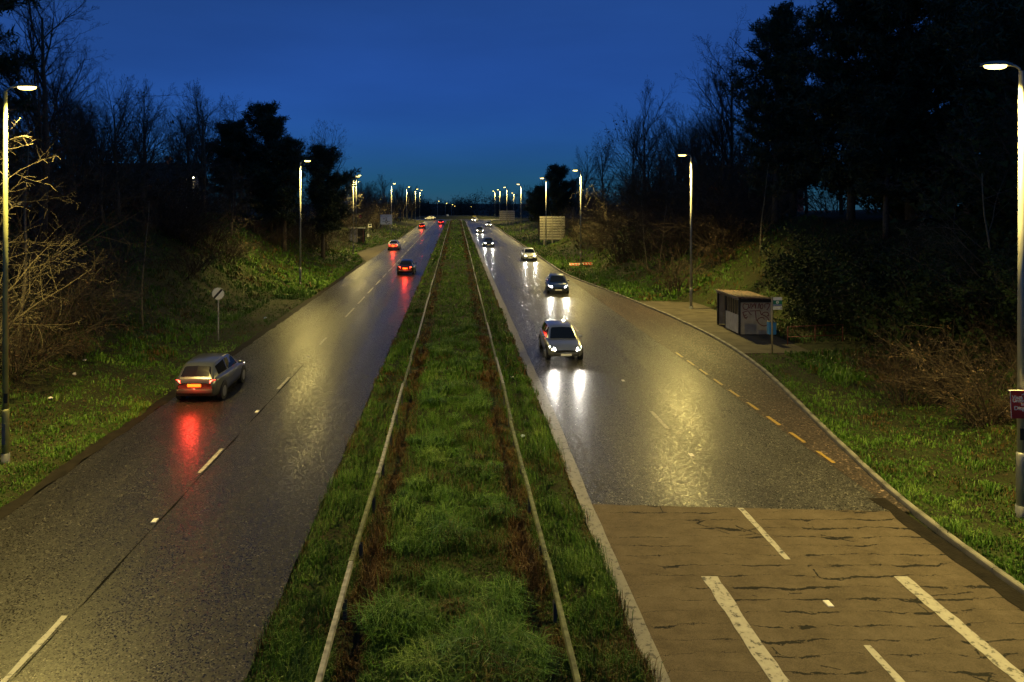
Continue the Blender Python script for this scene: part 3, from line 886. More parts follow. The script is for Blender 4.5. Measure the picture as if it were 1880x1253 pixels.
for st in strokes:
    P = []
    for a, b_ in zip(st, st[1:]):
        for q in range(4): P.append((a[0]+(b_[0]-a[0])*q/4, a[1]+(b_[1]-a[1])*q/4))
    P.append(st[-1])
    for _ in range(2):
        P = [P[0]] + [((P[i-1][0]+2*P[i][0]+P[i+1][0])/4, (P[i-1][1]+2*P[i][1]+P[i+1][1])/4) for i in range(1, len(P)-1)] + [P[-1]]
    pts = [(0.06 + (Wd-0.12)*u, -0.0225, (Ht-0.22) - (Ht-0.26)*w_) for u, w_ in P]
    vv, ff = [], []
    for i, p in enumerate(pts):
        a = pts[max(0, i-1)]; b_ = pts[min(len(pts)-1, i+1)]
        dx, dz_ = b_[0]-a[0], b_[2]-a[2]
        l_ = math.hypot(dx, dz_) or 1
        hw = 0.024
        vv += [(p[0]-dz_/l_*hw, p[1], p[2]+dx/l_*hw), (p[0]+dz_/l_*hw, p[1], p[2]-dx/l_*hw)]
    for i in range(len(pts)-1): ff.append((2*i, 2*i+1, 2*i+3, 2*i+2))
    m.add(vv, ff)
m.build('graffiti', M['graf'], t)

bx_, by_ = 15.65, 35.75
t = thing('bus_stop_sign', (bx_, by_, gz(bx_, by_)), 0, 'bus stop pole with white and green flag before the right shelter', 'bus stop')
bz = t.location.z
MB().tube([(0,0,-0.3),(0,0,2.98-bz)], 0.042, 10).build('pole', simple('brownish_bus_stop_pole', (0.22,0.19,0.13), 0.55, 0.2), t, True)
f0, f1 = 0.05, 0.49
zt_ = 2.94-bz
bands = [('flag_top', M['white'], 0.0, 0.15), ('flag_panel', M['green'], 0.152, 0.35), ('flag_band', M['bluegrey'], 0.352, 0.43), ('flag_bottom', M['white'], 0.46, 0.61)]
for nm, mt, a, b_ in bands:
    MB().box(f0, f1, -0.012, 0.012, zt_-b_, zt_-a).build(nm, mt, t)
m = MB(); m.tube([(0.26,-0.016,zt_-0.25),(0.26,-0.0125,zt_-0.25)], 0.075, 6); m.build('hexagon_emblem', M['white'], t)
m = MB(); m.tube([(0.26,-0.020,zt_-0.25),(0.26,-0.0165,zt_-0.25)], 0.026, 10); m.build('emblem_dot', M['green'], t)
m = MB(); m.box(0.08, 0.11, -0.016, -0.0125, zt_-0.55, zt_-0.52).box(0.15, 0.30, -0.016, -0.0125, zt_-0.545, zt_-0.53).box(0.42, 0.46, -0.016, -0.0125, zt_-0.57, zt_-0.50); m.build('small_print', M['black'], t)

t = thing('litter_bin', (16.35, 36.6+2.4, 0.12), 0, 'blue litter bin on a post behind the bus stop pole', 'litter bin')
t.location = (px_x(1416.5, 38.8), 38.8, 0.12)
m = MB(); m.bevbox(-0.2, 0.2, -0.16, 0.16, 0.42, 1.08, 0.03); m.build('bin_body', M['blue'], t)
MB().bevbox(-0.21, 0.21, -0.17, 0.17, 1.082, 1.12, 0.015).build('bin_rim', M['dark'], t)
MB().box(-0.04, 0.04, -0.03, 0.05, -0.1, 0.42).build('bin_post', M['dark'], t)

t = thing('handrail', (17.5, 38.1, gz(17.5, 38.1)), 0, 'rusty red handrail beside the path right of the bus stop', 'railing')
for i in range(3):
    MB().tube([(i*1.45,0,-0.3),(i*1.45,0,1.05+0.06*i)], 0.026, 8).build('post', M['rail_red'], t, True)
for zz in (0.5, 1.04):
    MB().tube([(0,0,zz),(1.45,0,zz+0.06),(2.95,0.02,zz+0.12)], 0.024, 8).build('rail', M['rail_red'], t, True)

# far left stop
Y = 121.0
t = thing('bus_shelter', (px_x(640, Y), Y, gz(px_x(653,Y),Y)), 0, 'small panelled bus shelter by the far left layby', 'bus shelter')
W2 = px_x(667, Y)-px_x(640, Y)
for i in range(5):
    a = W2*0.62*i/5
    MB().box(a+0.012, a+W2*0.124-0.012, -0.03, 0.03, 0.0, 2.25).build('wall_panel', M['pebble'] if i % 2 == 0 else M['greypanel'], t)
MB().box(W2-0.06, W2+0.04, -0.05, 0.05, 0, 2.3).build('post', M['rail_red'], t)
MB().box(0.0, W2, 2.4, 2.46, 0, 2.2).build('back_wall', M['dark'], t)
MB().box(-0.2, W2+0.2, -0.2, 2.6, 2.3, 2.42).build('roof', M['dark'], t)
Y = 130.0
t = thing('bus_stop_sign', (px_x(676, Y), Y, gz(px_x(676,Y),Y)), 0, 'white bus stop flag beside the far left shelter', 'bus stop')
zt_ = cz(411.5, Y)-t.location.z
MB().tube([(0,0,-0.3),(0,0,zt_)], 0.05, 8).build('pole', M['signpost'], t, True)
MB().box(0.04, 0.62, -0.02, 0.02, zt_-0.60, zt_).build('flag', M['white'], t)
MB().box(0.10, 0.56, -0.025, -0.021, zt_-0.40, zt_-0.14).build('flag_panel', M['dark'], t)
MB().box(-0.16, 0.16, -0.07, -0.045, zt_-2.35, zt_-1.8).build('timetable_case', M['white'], t)

# orange barrier boards lying at the third right lamp
for i, (dx, l) in enumerate(((-0.75, 'orange barrier board lying left of the third right lamp foot'), (0.75, 'orange barrier board lying right of the third right lamp foot'))):
    x = 14.15+dx
    t = thing('barrier_board', (x, 81.6, gz(x, 81.6)+0.12), 0, l, 'barrier', 'fallen barrier boards')
    MB().box(-0.55, 0.55, -0.02, 0.02, 0.0, 0.07).build('rail', M['mesh_red'], t)
    MB().box(-0.55, 0.55, -0.02, 0.02, 0.28, 0.35).build('rail', M['mesh_red'], t)
    for k in range(7):
        MB().box(-0.55+k*0.17, -0.49+k*0.17, -0.016, 0.016, 0.07, 0.28).build('bar', M['mesh_red'] if k % 2 else M['white'], t)
    t.rotation_euler = (R(-50), 0, R(6 if i else -5))

# litter
for x, y, s, mt, l in [(-14.9,26.5,0.10,'litter','crumpled white litter on left verge below the bare sapling'), (-15.6,29.5,0.13,'litter','pale flat scrap on left verge above the crumpled litter'),
                    (-16.2,31.5,0.10,'litter','pale scrap in the dark undergrowth behind the near left lamp'), (2.42,31.1,0.09,'litter','white scrap beside the right crash barrier'),
                    (2.17,23.4,0.10,'litter_b','pale blue scrap beside the right crash barrier'), (-12.3,46.5,0.12,'litter_b','pale blue litter on left verge past the speed sign')]:
    bm = bmesh.new()
    bmesh.ops.create_icosphere(bm, subdivisions=2, radius=s)
    for v_ in bm.verts:
        k = 0.6 + 0.7*mnoise.noise(v_.co*9 + Vector((x, y, 0)))
        v_.co = Vector((v_.co.x*k*1.2, v_.co.y*k, v_.co.z*k*0.55))
    me = bpy.data.meshes.new('litter'); bm.to_mesh(me); bm.free()
    o = link('litter', me, M[mt]); o.location = (x, y, gz(x, y)+s*0.35+0.04)
    tag(o, l, 'litter')

# ------------------------------------------------------------------ cars waiting and driving, lamps lit
M['tyre'] = simple('tyre_rubber', (0.014,0.014,0.015), 0.8, var=0.2)
M['rim'] = simple('alloy_rim', (0.35,0.35,0.36), 0.35, 0.8, var=0.1)
M['carglass'] = simple('tinted_car_glass', (0.008,0.009,0.011), 0.06, var=0.1)
M['trim'] = simple('black_car_trim', (0.014,0.014,0.015), 0.55, var=0.15)
M['plate_y'] = simple('yellow_number_plate', (0.6,0.45,0.05), 0.4, var=0.05)
M['plate_w'] = simple('white_number_plate', (0.7,0.7,0.68), 0.4, var=0.05)
M['tail'] = emit('lit_red_tail_lamp', (1.0, 0.03, 0.015), 5.0)
M['headl'] = emit('lit_headlamp', (1.0, 0.93, 0.78), 12.0)
M['headl_off'] = simple('clear_headlamp_glass', (0.4,0.4,0.42), 0.1, 0.3, var=0.1)
def paint(name, col, metal=0.4):
    m = simple(name, col, 0.28, metal, var=0.06, scale=2)
    m.node_tree.nodes['Principled BSDF'].inputs['Coat Weight'].default_value = 0.6
    return m
PAINT = {'silver': paint('silver_car_paint', (0.34,0.35,0.36), 0.7), 'black': paint('black_car_paint', (0.015,0.015,0.017)), 'blue': paint('dark_blue_car_paint', (0.02,0.04,0.12)),
         'white': paint('white_car_paint', (0.62,0.62,0.62), 0.0), 'red': paint('dark_red_car_paint', (0.16,0.015,0.015)), 'grey': paint('grey_car_paint', (0.10,0.105,0.11), 0.6)}

def car_shapes(kind):
    hb = kind == 'hatch'
    S = {}
    # body shell: stations (y, half width, bottom, top)
    st = [(-2.06,0.66,0.40,0.78),(-2.00,0.77,0.30,0.90),(-1.86,0.83,0.25,0.97),(-1.5,0.865,0.21,0.985),(-0.9,0.88,0.20,0.97),(-0.2,0.885,0.20,0.955),(0.5,0.885,0.20,0.94),(1.0,0.88,0.20,0.92),(1.35,0.865,0.20,0.87),(1.7,0.83,0.22,0.81),(1.93,0.76,0.26,0.73),(2.05,0.64,0.34,0.62),(2.08,0.55,0.40,0.56)]
    if not hb:
        st = [(y*1.06 - 0.08, w*1.01, b_, (t_ if y > -1.7 else t_+0.02)) for y, w, b_, t_ in st]
    def ring(y, w, b_, t_):
        hgt = t_-b_
        half = [(0,b_),(w*0.82,b_),(w*0.95,b_+0.06),(w*0.99,b_+hgt*0.35),(w,b_+hgt*0.62),(w*0.975,b_+hgt*0.82),(w*0.90,t_-0.012),(w*0.72,t_+0.008),(0,t_+0.022)]
        return [(x, y, z) for x, z in half] + [(-x, y, z) for x, z in reversed(half[1:-1])]
    v, f = [], []
    n = None
    for s_ in st:
        r_ = ring(*s_); n = len(r_); v += r_
    for i in range(len(st)-1):
        for k in range(n):
            f.append((i*n+k, i*n+(k+1) % n, (i+1)*n+(k+1) % n, (i+1)*n+k))
    f.append(tuple(range(n))); f.append(tuple((len(st)-1)*n+k for k in reversed(range(n))))
    S['body'] = mesh_from('body', v, f, True)
    yr = st[1][0]+0.04; yf = 1.12
    # cabin: stations (y, half width at belt, z belt, half width at roof, z roof)
    if hb:
        cab = [(yr,0.72,0.90,0.70,0.93),(-1.62,0.76,0.95,0.57,1.40),(-1.3,0.78,0.95,0.575,1.46),(-0.6,0.80,0.94,0.59,1.49),(0.0,0.80,0.93,0.585,1.475),(0.34,0.79,0.92,0.565,1.42),(yf,0.74,0.90,0.72,0.925)]
    else:
        cab = [(-1.72,0.72,0.97,0.70,1.0),(-1.05,0.77,0.96,0.56,1.38),(-0.75,0.79,0.95,0.575,1.43),(-0.3,0.80,0.94,0.585,1.445),(0.1,0.80,0.93,0.58,1.43),(0.36,0.79,0.92,0.56,1.385),(yf+0.1,0.74,0.90,0.72,0.93)]
    v, f = [], []
    for (y, wb, z_b, wr, zr) in cab:
        v += [(wb,y,z_b),(wr+0.0,y,zr-0.03 if zr > 1.1 else zr),(wr*0.86,y,zr),(0,y,zr+0.018 if zr > 1.1 else zr+0.004),(-wr*0.86,y,zr),(-wr,y,zr-0.03 if zr > 1.1 else zr),(-wb,y,z_b)]
    for i in range(len(cab)-1):
        for k in range(6):
            f.append((i*7+k, i*7+k+1, (i+1)*7+k+1, (i+1)*7+k))
    S['cabin'] = mesh_from('cabin', v, f, True)
    def quad_on(a, b_, c, d, ins, out):
        a, b_, c, d = map(Vector, (a, b_, c, d))
        ctr = (a+b_+c+d)/4
        nrm = (b_-a).cross(d-a).normalized()
        if nrm.dot(ctr - Vector((0, ctr.y*0.6, 0.9))) < 0: nrm = -nrm
        P = []
        for p, q, r_ in ((a,b_,d),(b_,a,c),(c,d,b_),(d,c,a)):
            P.append(p + (q-p).normalized()*ins + (r_-p).normalized()*ins + nrm*out)
        return P
    def pane(P):
        m = MB(); m.add(P, [(0,1,2,3)]); return m.mesh('pane')
    c0, c1, c5, c6 = cab[0], cab[1], cab[5], cab[6]
    def screen(ilo, ihi, t0, t1, k_, sgn):
        lo_ = [Vector(p) for p in v[ilo*7+1:ilo*7+6]]; hi_ = [Vector(p) for p in v[ihi*7+1:ihi*7+6]]
        dirv = (hi_[2]-lo_[2]).normalized()
        nrm = Vector((0, sgn*abs(dirv.z), abs(dirv.y)))
        P = []
        for t_ in (t0, (t0+t1)/2, t1):
            for a, b_ in zip(lo_, hi_):
                p = a.lerp(b_, t_); P.append((p.x*k_, p.y + nrm.y*0.014, p.z + nrm.z*0.014))
        return mesh_from('screen', P, [(r_*5+k, r_*5+k+1, (r_+1)*5+k+1, (r_+1)*5+k) for r_ in range(2) for k in range(4)])
    S['rear_window'] = screen(0, 1, 0.16, 0.88, 0.86, -1)
    S['windscreen'] = screen(6, 5, 0.05, 0.92, 0.90, 1)
    for sgn, nm in ((1,'r'),(-1,'l')):
        a, b_ = cab[1], cab[3]; c, d = cab[3], cab[5]
        S['side_rear_'+nm] = pane(quad_on((sgn*a[1],a[0],a[2]),(sgn*b_[1],b_[0],b_[2]),(sgn*b_[3],b_[0],b_[4]-0.03),(sgn*a[3],a[0],a[4]-0.03),0.06,0.014))
        S['side_front_'+nm] = pane(quad_on((sgn*c[1],c[0],c[2]),(sgn*(d[1]),d[0]+0.42,d[2]),(sgn*d[3],d[0],d[4]-0.03),(sgn*c[3],c[0],c[4]-0.03),0.06,0.014))
    yb_, yf_ = st[0][0], st[-1][0]
    S['tail'] = {}
    for sgn in (1, -1):
        m = MB()
        if hb:
            pts = [(0.56,yb_+0.03,0.72),(0.74,yb_+0.10,0.70),(0.79,yb_+0.18,0.74),(0.74,yb_+0.16,0.90),(0.68,yb_+0.10,0.91),(0.58,yb_+0.05,0.88)]
        else:
            pts = [(0.48,yb_+0.02,0.74),(0.74,yb_+0.10,0.72),(0.80,yb_+0.18,0.76),(0.75,yb_+0.16,0.88),(0.70,yb_+0.10,0.91),(0.50,yb_+0.04,0.88)]
        P = [(sgn*x, y-0.03, z) for x, y, z in pts]; Q = [(sgn*x*0.90, y+0.10, z*0.97) for x, y, z in pts]
        m.add(P+Q, [(0,1,4,5) if sgn > 0 else (5,4,1,0), (1,2,3,4) if sgn > 0 else (4,3,2,1)] + [(i, (i+1) % 6, 6+(i+1) % 6, 6+i) for i in range(6)])
        S['tail'][sgn] = m.mesh('tail_light')
    S['head'] = {}
    for sgn in (1, -1):
        pts = [(0.50,yf_-0.04,0.585),(0.66,yf_-0.10,0.58),(0.77,yf_-0.26,0.62),(0.77,yf_-0.34,0.72),(0.66,yf_-0.20,0.715),(0.52,yf_-0.10,0.665)]
        P = [(sgn*x, y+0.045, z) for x, y, z in pts]; Q = [(sgn*x*0.96, y-0.10, z) for x, y, z in pts]
        m = MB(); m.add(P+Q, [(0,1,4,5),(1,2,3,4)] + [(i, (i+1) % 6, 6+(i+1) % 6, 6+i) for i in range(6)])
        S['head'][sgn] = m.mesh('headlight')
    S['bumper_r'] = MB().bevbox(-0.70,0.70,yb_-0.035,yb_+0.10,0.40,0.56,0.03).mesh('rear_bumper', True)
    S['bumper_f'] = MB().bevbox(-0.60,0.60,yf_-0.10,yf_+0.03,0.30,0.44,0.03).mesh('grille')
    S['plate_r'] = MB().box(-0.26,0.26,yb_-0.045,yb_-0.037,0.66,0.77).mesh('number_plate')
    S['plate_f'] = MB().box(-0.26,0.26,yf_+0.032,yf_+0.04,0.33,0.43).mesh('number_plate')
    S['mirror'] = {}
    for sgn in (1, -1):
        S['mirror'][sgn] = MB().bevbox(min(sgn*0.83,sgn*1.0), max(sgn*0.83,sgn*1.0), 0.66, 0.78, 0.94, 1.06, 0.03).mesh('wing_mirror', True)
    m = MB(); m.tube([(-0.1,0,0),(0.1,0,0)], 0.31, 28); S['tyre'] = m.mesh('tyre')
    m = MB(); m.tube([(-0.107,0,0),(0.107,0,0)], 0.205, 20); S['rim'] = m.mesh('rim')
    S['arch'] = MB().tube([(-0.098,0,0.01),(0.098,0,0.01)], 0.37, 28).mesh('wheel_arch')
    return S
CS = {'hatch': car_shapes('hatch'), 'saloon': car_shapes('saloon')}
def mat_copy(me, mat):
    m2 = me.copy(); m2.materials.clear(); m2.materials.append(mat); return m2
def fixmat(me, mat):
    if len(me.materials) == 0: me.materials.append(mat)
    return me
def car(x, y, rz, kind, colour, label, z=0.006, beams=True, tails=1.0):
    S = CS[kind]
    t = thing('car', (x, y, z), rz, label, 'car', 'cars on the dual carriageway')
    body = link('body', mat_copy(S['body'], PAINT[colour]), None, t)
    cb = link('cabin', mat_copy(S['cabin'], PAINT[colour]), None, t)
    for k, nm in (('rear_window','rear_window'),('windscreen','windscreen'),('side_rear_r','side_window'),('side_rear_l','side_window'),('side_front_r','side_window'),('side_front_l','side_window')):
        link(nm, fixmat(S[k], M['carglass']), None, cb)
    for s_ in (1, -1):
        link('tail_light', fixmat(S['tail'][s_], M['tail']), None, t)
        link('headlight', fixmat(S['head'][s_], M['headl']), None, t)
        link('wing_mirror', mat_copy(S['mirror'][s_], PAINT[colour]), None, t)
        for yw in (-1.27, 1.29):
            w = link('wheel', fixmat(S['tyre'], M['tyre']), None, t); w.location = (s_*0.79, yw, 0.31)
            link('rim', fixmat(S['rim'], M['rim']), None, w)
            a = link('wheel_arch', fixmat(S['arch'], M['trim']), None, t); a.location = (s_*0.79, yw, 0.33)
    link('rear_bumper', fixmat(S['bumper_r'], M['trim']), None, t)
    link('grille', fixmat(S['bumper_f'], M['trim']), None, t)
    link('number_plate', fixmat(S['plate_r'], M['plate_y']), None, t)
    link('number_plate', fixmat(S['plate_f'], M['plate_w']), None, t)
    if beams:
        for s_ in (1, -1):
            ld = bpy.data.lights.new('headlamp_beam', 'SPOT')
            ld.energy = HEAD_W; ld.color = (1.0, 0.93, 0.80)
            ld.spot_size = R(52); ld.spot_blend = 0.8; ld.shadow_soft_size = 0.06
            lo = bpy.data.objects.new('headlamp_beam', ld); COL.objects.link(lo); lo.parent = t
            lo.location = (s_*0.62, 2.22, 0.65); lo.rotation_euler = (R(90-4.0), 0, 0)
    if tails > 0:
        ld = bpy.data.lights.new('tail_glow', 'POINT')
        ld.energy = 14*tails; ld.color = (1.0, 0.04, 0.02); ld.shadow_soft_size = 0.25
        lo = bpy.data.objects.new('tail_glow', ld); COL.objects.link(lo); lo.parent = t
        lo.location = (0, -2.55, 0.8)
    return t
# left carriageway, driving away
car(-9.95, 29.5, R(0), 'hatch', 'grey', 'grey hatchback with red tail lamps, nearest car on the left carriageway')
car(-5.2, 76.0, R(-0.5), 'saloon', 'black', 'dark saloon with red tail lamps alone in the lane beside the left barrier')
car(-9.6, 112, R(0), 'saloon', 'silver', 'silver saloon passing the far left layby')
car(-9.0, 190, R(0), 'hatch', 'red', 'small far red hatchback nearing the roundabout in outer lane', beams=False)
car(-4.6, 222, R(-4), 'hatch', 'blue', 'far blue hatchback queuing at roundabout beside the left barrier', beams=False)
car(-9.6, 268, R(60), 'hatch', 'white', 'far white car turning on the roundabout', z=0.02, beams=False, tails=0)
# right carriageway, coming towards the bridge
car(5.25, 36.5, R(180), 'hatch', 'silver', 'silver hatchback with bright headlamps, nearest oncoming car by the right barrier', tails=0)
car(8.5, 61.0, R(176), 'saloon', 'blue', 'dark blue saloon changing lanes on the right carriageway', tails=0)
car(9.35, 93.0, R(180), 'hatch', 'white', 'white oncoming hatchback in the outer right lane', tails=0)
car(5.3, 119.0, R(180), 'saloon', 'black', 'black oncoming saloon beside the right barrier, middle distance', tails=0)
car(5.4, 166.0, R(180), 'hatch', 'grey', 'far grey oncoming hatchback beside the right barrier', tails=0)
car(9.2, 205.0, R(180), 'hatch', 'silver', 'far silver oncoming hatchback in the outer right lane', beams=False, tails=0)
car(6.4, 250.0, R(168), 'saloon', 'white', 'farthest oncoming car just leaving the roundabout', beams=False, tails=0)

# ------------------------------------------------------------------ houses behind the trees
def house(name, x0, x1, y0, y1, zg, ze, zr, wall, label, windows, lamps, lampmat, lampcol, lampw):
    t = thing(name, ((x0+x1)/2, (y0+y1)/2, zg), 0, label, 'house')
    ox, oy = (x0+x1)/2, (y0+y1)/2
    hw, hd = (x1-x0)/2, (y1-y0)/2
    ze -= zg; zr -= zg
    m = MB()
    m.add([(-hw,-hd,-1),(hw,-hd,-1),(hw,hd,-1),(-hw,hd,-1),(-hw,-hd,ze),(hw,-hd,ze),(hw,hd,ze),(-hw,hd,ze),(-hw,0,zr-0.1),(hw,0,zr-0.1)],
          [(0,1,5,4),(2,3,7,6),(1,2,6,9,5),(3,0,4,8,7)])
    m.build('wall', wall, t)
    m = MB(); e = 0.45
    m.add([(-hw-e,-hd-e,ze-0.25),(hw+e,-hd-e,ze-0.25),(hw+e,0,zr),(-hw-e,0,zr),(hw+e,hd+e,ze-0.25),(-hw-e,hd+e,ze-0.25)], [(0,1,2,3),(3,2,4,5)])
    rf = m.build('roof', M['roof'], t)
    so = rf.modifiers.new('thick', 'SOLIDIFY'); so.thickness = 0.14
    MB().box(hw*0.4, hw*0.4+0.8, -0.4, 0.4, zr-0.5, zr+0.9).build('chimney', M['brick'], rf)
    for (wx, wz, ww, wh, lit) in windows:
        f_ = MB().box(wx-ww/2-0.07, wx+ww/2+0.07, -hd-0.03, -hd+0.05, wz-0.07, wz+wh+0.07).build('window', M['white'], t)
        MB().box(wx-ww/2, wx+ww/2, -hd-0.045, -hd-0.034, wz, wz+wh).build('pane', M['glass_lit'] if lit else M['glass_dark'], f_)
    MB().box(-0.5, 0.5, -hd-0.05, -hd+0.02, -0.2, 2.0).build('door', M['dark'], t)
    for (lx_, ly_, lz_) in lamps:
        o = MB().bevbox(lx_-ox-0.11, lx_-ox+0.11, ly_-oy-0.11, ly_-oy+0.11, lz_-zg-0.11, lz_-zg+0.11, 0.04).build('wall_lamp', lampmat, t)
        MB().box(lx_-ox-0.03, lx_-ox+0.03, ly_-oy+0.11, ly_-oy+0.5, lz_-zg-0.03, lz_-zg+0.03).build('lamp_bracket', M['dark'], o)
        ld = bpy.data.lights.new('wall_lamp_light', 'POINT'); ld.energy = lampw; ld.color = lampcol; ld.shadow_soft_size = 0.1
        lo = bpy.data.objects.new('wall_lamp_light', ld); COL.objects.link(lo); lo.parent = t; lo.location = (lx_-ox, ly_-oy-0.35, lz_-zg)
    return t
house('house', -52, -37.4, 100, 108, gz(-44, 104), 10.2, 13.0, M['render'], 'pale house with dark roof on top of the left bank behind bare trees',
      [(-4.5, 1.2, 1.2, 1.2, False), (3.2, 1.6, 0.5, 0.6, True), (-1.5, 1.2, 1.0, 1.2, False)], [(-36.9, 101.2, 10.9)], M['bulb'], (1.0,0.75,0.4), 40)
house('house', 37.5, 52, 108, 118, gz(44, 112), 10.0, 13.0, M['brick'], 'brown brick house behind the tall pines on the right bank',
      [(-3, 1.0, 1.2, 1.2, False), (2.6, 1.0, 1.4, 1.2, False), (5.6, 1.0, 1.0, 1.2, False)], [(px_x(1325,107.4), 107.4, cz(342,107.4)), (px_x(1499,107.4), 107.4, cz(318,107.4))], M['bulb_orange'], (1.0,0.36,0.08), 14)

# ------------------------------------------------------------------ trees
def rvec(r):
    while True:
        v_ = Vector((r.uniform(-1,1), r.uniform(-1,1), r.uniform(-1,1)))
        if 0.05 < v_.length < 1: return v_.normalized()

def bare_tree(seed, height, counts=(9,7,6,4), spread=0.75, trunk_frac=0.55, lean=(0,0), r0=None, upw=0.18, droop=0.0):
    """returns (trunk mesh, crown mesh)"""
    r = random.Random(seed)
    tr, cr = MB(), MB()
    r0 = r0 or height*0.016
    sides = (9, 5, 4, 3, 3)
    segs = (9, 5, 4, 3, 2)
    wig = (0.09, 0.16, 0.22, 0.26, 0.3)
    def grow(p, d, ln, rad, lev):
        n = segs[lev]
        pts, rr = [p.copy()], [rad]
        dd = d.copy()
        for i in range(n):
            dd = (dd + rvec(r)*wig[lev] + Vector((0,0,upw if lev else 0.06)) - Vector((0,0,droop*lev*0.10))).normalized()
            p = p + dd*ln/n
            pts.append(p.copy()); rr.append(max(0.0035, rad*(1-(i+1)/n*0.78)))
        (tr if lev == 0 else cr).tube(pts, rr, sides[lev], lev == 0)
        if lev >= len(counts): return
        c = counts[lev]
        for k in range(c):
            lo = (1-trunk_frac) if lev == 0 else 0.22
            t_ = lo + (1-lo)*((k+r.random())/c)
            i = min(n-1, int(t_*n)); fr = t_*n-i
            q = pts[i].lerp(pts[i+1], fr)
            ax = (pts[i+1]-pts[i]).normalized()
            side = ax.cross(rvec(r))
            if side.length < 0.1: continue
            side.normalize()
            ang = r.uniform(0.5, 1.0)*spread
            nd = (ax*math.cos(ang) + side*math.sin(ang)).normalized()
            l2 = ln*(0.62 if lev == 0 else 0.52)*r.uniform(0.65, 1.15)*(1.15-0.55*t_)
            grow(q, nd, l2, max(0.0045, rr[i]*(0.55 if lev == 0 else 0.6)), lev+1)
    grow(Vector((0,0,-0.3)), Vector((lean[0], lean[1], 1)).normalized(), height*0.82, r0, 0)
    return tr.mesh('trunk', True), cr.mesh('branches', False)

def tuft_mesh(cent, dirs, size, seed, per=7, flat=0.55):
    """many small spiky leaf faces round the given points"""
    g = np.random.default_rng(seed)
    n = len(cent)
    c = np.repeat(np.asarray(cent), per, axis=0)
    d = np.repeat(np.asarray(dirs), per, axis=0)
    k = len(c)
    v1 = d*0.55 + g.normal(size=(k,3))*0.75
    v1 /= np.linalg.norm(v1, axis=1, keepdims=True)
    v2 = np.cross(v1, g.normal(size=(k,3)))
    v2 /= np.linalg.norm(v2, axis=1, keepdims=True)+1e-9
    L = size*g.uniform(0.6, 1.35, size=(k,1))
    base = c + g.normal(size=(k,3))*size*0.35
    a = base - v2*L*0.5*flat*0.5
    b_ = base + v2*L*0.5*flat*0.5
    t_ = base + v1*L
    verts = np.stack([a, b_, t_], axis=1).reshape(-1, 3)
    tris = np.arange(k*3).reshape(-1, 3)
    return verts, tris

def pine(seed, height, width, bare=0.25, dens=1.0, tsize=0.34):
    r = random.Random(seed)
    tr = MB()
    pts, rr = [], []
    p = Vector((0,0,-0.3)); d = Vector((0,0,1))
    for i in range(11):
        pts.append(p.copy()); rr.append(height*0.017*(1-i/10.8)+0.02)
        d = (d + rvec(r)*0.05 + Vector((0,0,0.1))).normalized()
        p = p + d*height/10.2
    tr.tube(pts, rr, 9)
    cent, dirs = [], []
    nb_ = int(72*dens)
    for k in range(nb_):
        t_ = bare + (0.985-bare)*((k+r.random())/nb_)
        i = min(9, int(t_*10)); q = pts[i].lerp(pts[i+1], t_*10-i)
        u = (t_-bare)/(1-bare)
        reach = width/2*(min(1.0, 0.55+1.3*u) if u < 0.35 else (1.0-((u-0.35)/0.65)**2.4*0.74))*r.uniform(0.55, 1.18)
        az = r.uniform(0, 2*math.pi)
        el = 0.05 + 0.75*u + r.uniform(-0.15, 0.2)
        dv = Vector((math.cos(az)*math.cos(el), math.sin(az)*math.cos(el), math.sin(el)))
        bp = [q]
        pp = q.copy(); dd = dv.copy()
        for s_ in range(5):
            dd = (dd + rvec(r)*0.16 + Vector((0,0,0.07))).normalized()
            pp = pp + dd*reach/5
            bp.append(pp.copy())
        tr.tube(bp, [0.05*(1-j/5.5)+0.008 for j in range(6)], 4, False)
        ncl = int(3 + reach*4.2)
        for j in range(ncl):
            f_ = 0.22 + 0.78*(j+r.random())/ncl
            ii = min(4, int(f_*5)); b0 = bp[ii].lerp(bp[ii+1], f_*5-ii)
            sd = rvec(r); sd.z = abs(sd.z)*0.45+0.05
            off = sd*r.uniform(0.1, 0.30)*reach*(1.15-0.6*f_)
            b1 = b0 + off
            if r.random() < 0.6: tr.tube([b0, b1], [0.012, 0.006], 3, False)
            ntu = 5
            for m_ in range(ntu):
                w_ = b0.lerp(b1, 0.4+0.75*r.random()) + rvec(r)*0.26
                cent.append(w_[:]); dirs.append((dd*0.4+sd*0.6+Vector((0,0,0.35)))[:])
    v_, t3 = tuft_mesh(cent, dirs, tsize, seed, per=7)
    return tr.mesh('trunk', True), mesh_np('needles', v_, t3)

